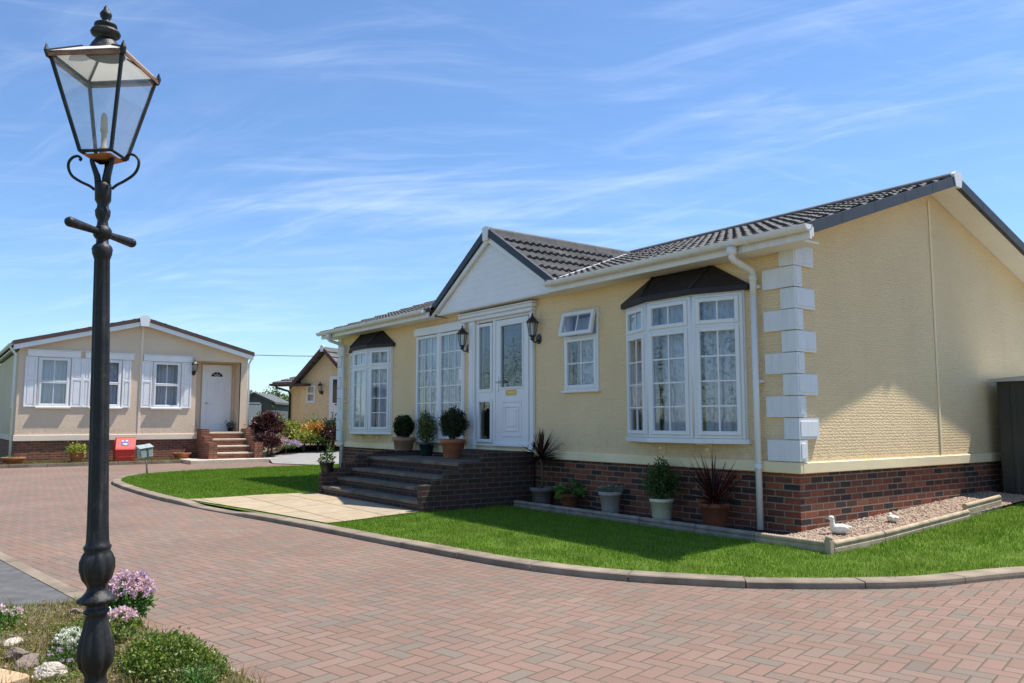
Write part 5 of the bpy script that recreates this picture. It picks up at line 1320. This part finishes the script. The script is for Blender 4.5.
# steps
t = thing('brick_steps', 'red brick steps with pale treads up to the peach bungalow door', 'steps', (-21.5, .75, -.05))
b = MB()
for i, (xf, zt_) in enumerate(((-20.95, .16), (-21.27, .37), (-21.6, .58), (-21.95, .79))):
    xb = (-21.27, -21.6, -21.95, LX+.0)[i]
    b.box(LX+.03, xf-.02, .16, 1.32, -.2 if i == 0 else (.16, .37, .58)[i-1], zt_-.05)
b.build('riser', M['brick_red'], t, uv=True)
for i, (xf, zt_) in enumerate(((-20.95, .16), (-21.27, .37), (-21.6, .58), (-21.95, .79))):
    xb = (-21.29, -21.62, -21.97, LX+.01)[i]
    b = MB(); b.box(xb, xf+.01, .158, 1.322, zt_-.05, zt_, .006); b.build('tread', M['tread_pale'], t)
for (a, c) in ((-.10, .155), (1.325, 1.60)):
    b = MB(); b.prism([(-20.82, a, -.2), (-20.82, a, .47), (-21.35, a, .47), (-21.35, a, .66), (-21.75, a, .66), (-21.75, a, .90), (LX+.03, a, .90), (LX+.03, a, -.2)], (0, c-a, 0)); b.build('side_wall', M['brick_red'], t, uv=True)
# small things along its front
t = thing('storage_bin', 'red plastic grit bin with sloping lid and blue label beside the peach bungalow', 'bin', (-21.72, -2.36, -.07))
b = MB(); b.prism([(-.22, -.24, 0), (.20, -.24, 0), (.24, -.26, .36), (-.24, -.26, .36)], (0, .50, 0)); b.box(.20, .26, -.27, .27, .33, .39, .01); b.box(.21, .235, -.20, .22, .14, .17, .004); b.build('body', M['red_plastic'], t, True)
b = MB(); b.prism([(-.25, -.275, .365), (.265, -.275, .365), (.235, -.27, .42), (.05, -.22, .70), (-.02, -.21, .735), (-.12, -.22, .72), (-.25, -.26, .42)], (0, .545, 0)); b.box(-.05, .08, -.285, -.26, .58, .62); b.box(-.05, .08, .26, .285, .58, .62); b.build('lid', M['red_plastic'], t, True)
nl = Vector((.28, 0, .185)).normalized()
lm = FR(Vector((.1425, 0, .56)), Vector((0, 1, 0)), nl, Vector((-.185, 0, .28)).normalized())
b = MB(lm); b.box(-.095, .095, .002, .008, -.10, .045, .003); b.build('label', M['blue_label'], t, True)
b = MB(lm); b.box(-.06, .06, .0085, .011, -.045, -.02); b.box(-.03, .06, .0085, .011, -.075, -.06); b.prism([(-.09, .004, .055), (-.02, .004, .055), (-.045, .004, .10), (-.07, .004, .10)], (0, .004, 0)); b.prism([(.02, .004, .055), (.09, .004, .055), (.07, .004, .10), (.045, .004, .10)], (0, .004, 0)); b.build('white_marking', M['upvc'], t, True)
t = thing('meter_post', 'leaning grey post with two small grey service boxes at the tip of the island lawn', 'service post', (-15.58, -2.96, -.11), (R(7), R(2), R(20)))
b = MB(); b.lathe([(.024, -.1), (.024, .50)], 8); b.build('post', M['galv'], t, True)
for (yy, zz, ww, hh) in ((-.19, .40, .17, .24), (.0, .40, .14, .24)):
    b = MB(); b.box(-.06, .07, yy, yy+ww, zz, zz+hh, .012); b.box(.07, .078, yy+.02, yy+ww-.02, zz+.02, zz+hh-.05, .003); b.prism([(-.08, yy-.015, zz+hh), (.095, yy-.015, zz+hh), (-.08, yy-.015, zz+hh+.07)], (0, ww+.03, 0)); b.build('service_box', M['grey_metal'], t, True)
t = potted('terracotta pot of yellow green foliage left of the red bin', (-21.75, -3.62, -.07), .13, .19, .32, 'terra')
foliage(t, [cloud((0, 0, .38), (.24, .24, .15), 520, .075, .04, 81, .4, .3, .6)], 'yellowgreen')
t = potted('low wide terracotta bowl at the far left corner of the peach bungalow', (-21.8, -5.2, -.07), .20, .30, .20, 'terra', rim=.05)
foliage(t, [cloud((0, 0, .18), (.2, .2, .05), 60, .05, .03, 82, .4, .3, .6)], 'midgreen')
t = potted('low terracotta bowl against the brick beside the left pier of the peach bungalow steps', (-21.95, -.62, -.07), .18, .27, .22, 'terra', rim=.05)
foliage(t, [cloud((0, 0, .2), (.2, .2, .05), 60, .05, .03, 83, .4, .3, .6)], 'midgreen')
t = potted('tiny dark potted plant on the porch floor of the peach bungalow', (LX-.35, 1.08, .80), .08, .10, .14, 'black_plastic', rim=.02)
foliage(t, [cloud((0, 0, .2), (.12, .12, .14), 160, .06, .03, 84, .4, .3, .6)], 'box')

# ---------------------------------------------------------------- the yellow cottage behind
HA = R(60); hu = Vector((math.sin(HA), math.cos(HA), 0)); hn = Vector((math.cos(HA), -math.sin(HA), 0))
HO = Vector((-26.85, 6.75, 0)); HMx = FR(HO, hu, hn)
t = thing('bungalow', 'small yellow bungalow with steep dark edged porch gable behind the flower shrubs', 'bungalow', HO+hu*2-hn*3)
HF = HMx @ Matrix.Translation((0, .62, 0))
b = MB(HF); wall_holes(b, -1.4, 1.4, .95, 2.85, [(-1.07, -.62, 1.94, 2.66)], .08)
b.face([(1.4, 0, 2.85), (0, 0, 4.12), (-1.4, 0, 2.85)])
for u_ in (-1.4, 1.4): b.face([(u_, 0, .95), (u_, -.62, .95), (u_, -.62, 2.85), (u_, 0, 2.85)])
b.M = HMx; b.face([(-2.5, 0, .95), (-1.4, 0, .95), (-1.4, 0, 2.8), (-2.5, 0, 2.8)]); b.face([(7.5, 0, .95), (1.4, 0, .95), (1.4, 0, 2.8), (7.5, 0, 2.8)])
b.face([(-2.5, 0, .95), (-2.5, -6, .95), (-2.5, -6, 2.8), (-2.5, 0, 2.8)]); b.face([(7.5, 0, .95), (7.5, -6, .95), (7.5, -6, 2.8), (7.5, 0, 2.8)]); b.face([(-2.5, -6, .95), (7.5, -6, .95), (7.5, -6, 2.8), (-2.5, -6, 2.8)])
b.build('wall', M['yellow'], t)
b = MB(HMx); b.box(-2.48, 7.48, -5.98, -.02, .0, .95); b.box(-1.38, 1.38, -.02, .60, .0, .95); b.build('plinth', M['brick_dark'], t)
b = MB(HMx); b.box(-1.5, 7.4, -2.6, -2.5, .95, 2.8); b.box(-1.5, 7.4, -5.9, -.1, 2.76, 2.79); b.build('interior', M['room'], t)
window(t, HF, -1.07, -.62, 1.94, 2.66, [(-1.05, -.64, 1.96, 2.32, 1, 1), (-1.05, -.64, 2.30, 2.64, 1, 1)], [(-1.05, -.64, 1.96, 2.62)])
b = MB(HF); ring(b, .10, .88, .98, 3.02, .05, -.02, .03); b.box(.15, .27, .0, .02, 1., 2.97); b.box(.71, .83, .0, .02, 1., 2.97); b.box(.27, .71, .0, .02, 1., 1.9); b.box(.27, .71, .0, .02, 2.88, 2.97); ring(b, .33, .65, 1.15, 1.75, .03, .02, .03)
d_ = b.build('front_door', M['upvc'], t)
b = MB(HF); b.box(.27, .71, .004, .008, 1.9, 2.88); b.build('pane', simple('dark_door_glass', (.03, .04, .04), .08, .1), d_)
b = MB(HF); b.box(.40, .58, .02, .03, 1.80, 1.86, .003); b.build('letterbox', M['iron'], d_)
wall_lantern(t, HF @ Matrix.Translation((-.27, 0, 2.34)) @ Matrix.Scale(1.2, 4))
b = MB(HMx)                                                    # main hipped roof and porch roof
e0, e1, ev, ez_ = -3.1, 8.1, .55, 2.76
b.face([(e0, ev, ez_), (e1, ev, ez_), (e1-2.2, -3, 3.98), (e0+2.2, -3, 3.98)]); b.face([(e0, -6.5, ez_), (e1, -6.5, ez_), (e1-2.2, -3, 3.98), (e0+2.2, -3, 3.98)])
b.face([(e0, ev, ez_), (e0, -6.5, ez_), (e0+2.2, -3, 3.98)]); b.face([(e1, ev, ez_), (e1, -6.5, ez_), (e1-2.2, -3, 3.98)])
hd, vv = hu, None
l = math.hypot(3.55, 1.22); v_ = np.array((-hn*3.55+Vector((0, 0, 1.22)))/l); n_ = np.array((hn*1.22+Vector((0, 0, 3.55)))/l)
b2 = MB(); o0 = np.array(HO+hu*e0+hn*ev)+np.array([0, 0, ez_+.02])
tile_slope(b2, o0, hu, v_, n_, e1-e0, l, ns=4, keep=lambda q: (Vector(q)-HO).dot(hu) > e0+(q[2]-ez_)*1.8 and (Vector(q)-HO).dot(hu) < e1-(q[2]-ez_)*1.8)
for s_ in (1, -1):
    l = math.hypot(1.6, 1.55); u_ = np.array(hn)*-1
    v_ = np.array((hu*(-s_*1.6)+Vector((0, 0, 1.55)))/l); n_ = np.array((hu*(s_*1.55)+Vector((0, 0, 1.6)))/l)
    tile_slope(b2, np.array(HO+hu*(s_*1.6)+hn*1.03)+np.array([0, 0, 2.66]), u_, v_, n_, 3.9, l, ns=4)
o_ = b2.build('roof', M['tile3'], t); b.build('roof_deck', M['tile3'], t)
b = MB(HF)
for s_ in (1, -1): b.prism([(0, .40, 4.26), (s_*1.66, .40, 2.66), (s_*1.62, .40, 2.47), (0, .40, 4.07)], (0, .05, 0))
b.build('bargeboard', M['maroon'], t)
b = MB(HF); b.prism([(-.09, .39, 4.25), (0, .39, 4.30), (.09, .39, 4.25), (.07, .39, 4.02), (-.07, .39, 4.02)], (0, .08, 0)); b.build('ridge_end_cap', M['gutter'], t)
b = MB(HMx); b.box(e0+.05, -1.2, .02, ev, ez_-.10, ez_-.01); b.box(-1.66, -.85, .64, 1.04, 2.62, 2.72); b.box(e0, -1.3, ev, ev+.08, ez_-.08, ez_+.0, .01); b.build('fascia', M['maroon'], t)
b = MB(HMx); b.tube([(-2.8, ev+.02, 2.70), (-2.75, ev, 2.60), (-2.45, .12, 2.45), (-2.42, .05, 2.3), (-2.42, .05, .3)], .045, 8); b.build('downpipe', M['black_plastic'], t)

# ---------------------------------------------------------------- background planting and outbuilding
def shrub(label, loc, r, n, mat, seed, L=.10, W=.06, name='shrub', cat='shrub', extra=None, group=None):
    t = thing(name, label, cat, loc, group=group)
    parts = [cloud((0, 0, r[2]*.75), r, n, L, W, seed, .5, .25, .6, -.05)]
    rs = np.random.RandomState(seed)
    for k in range(3): parts.append(cloud((rs.uniform(-.5, .5)*r[0], rs.uniform(-.5, .5)*r[1], r[2]*rs.uniform(.8, 1.5)), (r[0]*.5, r[1]*.5, r[2]*.45), n//4, L, W, seed+k+100, .4, .3, .6))
    foliage(t, parts, mat)
    if extra:
        v, f = flowerheads((0, 0, r[2]*.9), (r[0]*1.02, r[1]*1.02, r[2]), extra[1], extra[2], seed+7); npmesh('blossom', v, f, M[extra[0]], t)
    b = MB(); b.tube([(0, 0, -.1), (.02, .02, r[2]*.6), (.0, -.03, r[2]*1.1)], [.04, .03, .015], 6); b.build('trunk', M['stem'], t, True)
    return t
GB = 'shrubs in the border before the yellow cottage'
shrub('large purple leaved bush behind the brick steps', (-21.9, 2.10, .42), (.46, .50, .52), 2400, 'purple', 91, group=GB)
shrub('low dark red bush directly beside the right hand brick pier', (-21.1, 1.85, .12), (.42, .42, .34), 1100, 'purple', 92, .08, .05, group=GB)
shrub('pinkish feathery shrub in front of the purple bush', (-21.35, 2.05, .12), (.45, .40, .32), 1000, 'pinkshrub', 93, .07, .04, extra=('whitef', 14, .06), group=GB)
shrub('yellow green dome of foliage left of the orange shrub', (-23.1, 3.42, .33), (.50, .48, .42), 1500, 'yellowgreen', 94, .08, .05, group=GB)
shrub('bright orange topped shrub below the cottage door', (-22.3, 4.06, .30), (.66, .60, .42), 1700, 'orange', 95, .08, .05, group=GB)
shrub('mid green rounded shrub under the orange foliage', (-22.0, 3.95, .2), (.60, .50, .30), 1200, 'midgreen', 96, .08, .05, group=GB)
shrub('pale lime shrub between the lilac flowers and the orange shrub', (-22.1, 3.48, .2), (.40, .42, .36), 1000, 'yellowgreen', 97, .08, .05, group=GB)
shrub('low lilac flower patch at the front of the border', (-22.0, 2.78, .16), (.52, .52, .17), 800, 'bright', 98, .07, .03, 'lilac_flowers', 'flowers', ('lilac', 130, .08), group=GB)
shrub('dark leaved shrub against the left end of the yellow bungalow', (-21.6, 4.35, .22), (.45, .42, .36), 1200, 'purple', 99, .08, .05, group=GB)
shrub('deep green shrub between the orange shrub and the yellow bungalow', (-21.9, 4.45, .3), (.40, .40, .55), 1200, 'box', 100, .08, .05, group=GB)
shrub('small white rose bush beside the porch of the peach bungalow', (-22.6, 1.95, .2), (.34, .3, .55), 700, 'midgreen', 101, .08, .05, extra=('whitef', 16, .08), group=GB)
shrub('small purple shrub against the cottage wall', (-25.3, 4.35, .35), (.30, .30, .38), 700, 'purple', 102, .09, .05, group=GB)
shrub('light green leafy shrub against the cottage wall', (-24.8, 4.85, .35), (.36, .36, .48), 800, 'bright', 103, .11, .07, group=GB)
shrub('dark evergreen shrub behind the purple bush', (-25.2, 3.4, .3), (.55, .5, .62), 1400, 'hedge', 104, .10, .06, group=GB)
# outbuilding
SO = Vector((-33.38, 4.63, .2)); SU = Vector((.55, .835, 0)).normalized(); SN = Vector((SU.y, -SU.x, 0)); SX = FR(SO, SU*.72, SN)
t = thing('outbuilding', 'grey garage with pale door and dark felt gable roof in front of the hedge', 'outbuilding', SO)
b = MB(SX); b.prism([(-.1, 0, 0), (2.3, 0, 0), (2.3, 0, 1.85), (1.1, 0, 2.25), (-.1, 0, 1.95)], (0, -3.2, 0)); b.build('wall', M['shed_grey'], t)
b = MB(SX); b.box(.05, 1.50, .01, .05, .0, 1.72, .01); b.box(1.5, 1.58, .01, .07, 0, 1.78); b.box(-.03, .05, .01, .07, 0, 1.78); b.box(.05, 1.5, .012, .06, 1.76, 1.84); b.build('door', M['shed_pale'], t)
b = MB(SX)
for (p, q) in (((-.35, 1.86), (1.1, 2.33)), ((1.1, 2.33), (2.5, 1.86))): b.prism([(p[0], .16, p[1]), (q[0], .16, q[1]), (q[0], .16, q[1]-.10), (p[0], .16, p[1]-.10)], (0, -3.6, 0))
b.build('roof', M['shed_grey'], t)
def hedge(label, p0, p1, h, n, seed, z):
    t = thing('hedge', label, 'hedge', ((p0[0]+p1[0])/2, (p0[1]+p1[1])/2, z)); d = np.array(p1)-np.array(p0); c0 = np.array(p0)-np.array(t.location[:2])
    parts = []; k = max(3, int(np.linalg.norm(d)/1.1)); rs = np.random.RandomState(seed)
    for i in range(k):
        c = c0+d*(i+.5)/k
        hh = h*rs.uniform(.85, 1.12)
        parts.append(cloud((c[0]+rs.uniform(-.2, .2), c[1]+rs.uniform(-.2, .2), hh*.5), (.95, .95, hh*.55), n, .12, .075, seed+i, .6, .22, .6))
    foliage(t, parts, 'hedge')
    b = MB()
    for i in range(k): c = c0+d*(i+.5)/k; b.tube([(c[0], c[1], -.2), (c[0], c[1], h*.7)], [.06, .03], 6)
    b.build('trunk', M['stem'], t, True); return t
hedge('tall mid green hedge behind the grey garage', (-44, 3.5), (-36.5, 13.5), 2.05, 5200, 120, .45)
hedge('low far hedge line left of the peach bungalow', (-52, -26), (-48, -2), 2.0, 700, 150, -.2)
# overhead cable between two poles hidden by the houses
t = thing('telephone_wire', 'thin overhead cable crossing the sky between the two far bungalows', 'cable', (-60, 0, 0))
A_, B_ = Vector((-62.5, -1.8, 6.9)), Vector((-46., 24., 6.9)); b = MB()
A_, B_ = Vector((-63.5, .5, 7.35)), Vector((-44.5, 27., 6.6))
b.tube([A_.lerp(B_, k/24)-Vector((0, 0, .9*4*(k/24)*(1-k/24))) for k in range(25)], .028, 6); b.build('cable', M['wire'], t)
for p in (A_, B_):
    b = MB(); b.lathe([(.14, 0), (.10, p.z+.3)], 10); o = b.build('telephone_pole', M['stem']); o.location = (p.x, p.y, -.2); tag(o, 'brown wooden pole carrying the overhead cable behind the ' + ('peach' if p is A_ else 'yellow') + ' bungalow', 'pole')

def copy_tree(o, parent=None):
    c = o.copy(); C.objects.link(c)
    if parent is not None: c.parent = parent
    for ch in list(o.children): copy_tree(ch, c)
    return c
for (x, y, lab) in ((-17., -21.5, 'unseen peach bungalow copy added on the opposite side of the road for the large bay window glass to mirror'), (-34., -22.5, 'unseen peach bungalow copy added further along the opposite side for the patio door glass to mirror')):  # unseen copies added behind the camera to fill the window reflections
    c = copy_tree(Q); c.location = (x, y, 0); c.rotation_euler = (0, 0, R(90)); c['label'] = lab
hedge('unseen tall hedge added behind the opposite bungalows to darken the front door glass reflection', (-58, -29), (6, -29), 7.6, 620, 300, -.2)  # added out of view so the door glass mirrors something dark
rs = np.random.RandomState(77); n = 26000
X = rs.uniform(-1.3, 1.6, n); Y = rs.uniform(-7.3, -5.7, n); k = inside(X, Y, BEDP) & (np.sin(X*5.1+1+Y*3)*np.sin(Y*6.3-X*2.2) > .05); X, Y = X[k], Y[k]; n = len(X)
P = np.stack([X, Y, -.087+rs.uniform(0, .035, n)], 1); D = unit(rs.normal(size=(n, 3))*np.array([1, 1, .5])+np.array([0, 0, .5]))
v, f = leafset(P, D, rs.uniform(.010, .022, n), rs.uniform(.006, .012, n), .2, rs)
tag(npmesh('ground_cover', v, f, M['shrub']), 'green creeping ground cover between the stones of the foreground bed', 'ground cover', kind='stuff')

n = 420; X = rs.uniform(-1.2, 1.3, n); Y = rs.uniform(-7.2, -5.9, n); k = inside(X, Y, BEDP); X, Y = X[k], Y[k]; n = len(X)
S_ = rs.uniform(.004, .013, n); a = rs.uniform(0, 6.28, n); loc = oct_[None]*(S_[:, None, None]*rs.uniform(.7, 1.3, (n, 6, 1))); ca, sa = np.cos(a)[:, None], np.sin(a)[:, None]
V = np.stack([loc[..., 0]*ca*1.3-loc[..., 1]*sa+X[:, None], loc[..., 0]*sa+loc[..., 1]*ca+Y[:, None], loc[..., 2]-.08], -1).reshape(-1, 3)
tag(npmesh('pebbles', V, (fo[None]+6*np.arange(n)[:, None, None]).reshape(-1, 3), M['pebble']), 'tiny tan pebbles and crumbs scattered over the foreground bed', 'pebbles', kind='stuff')
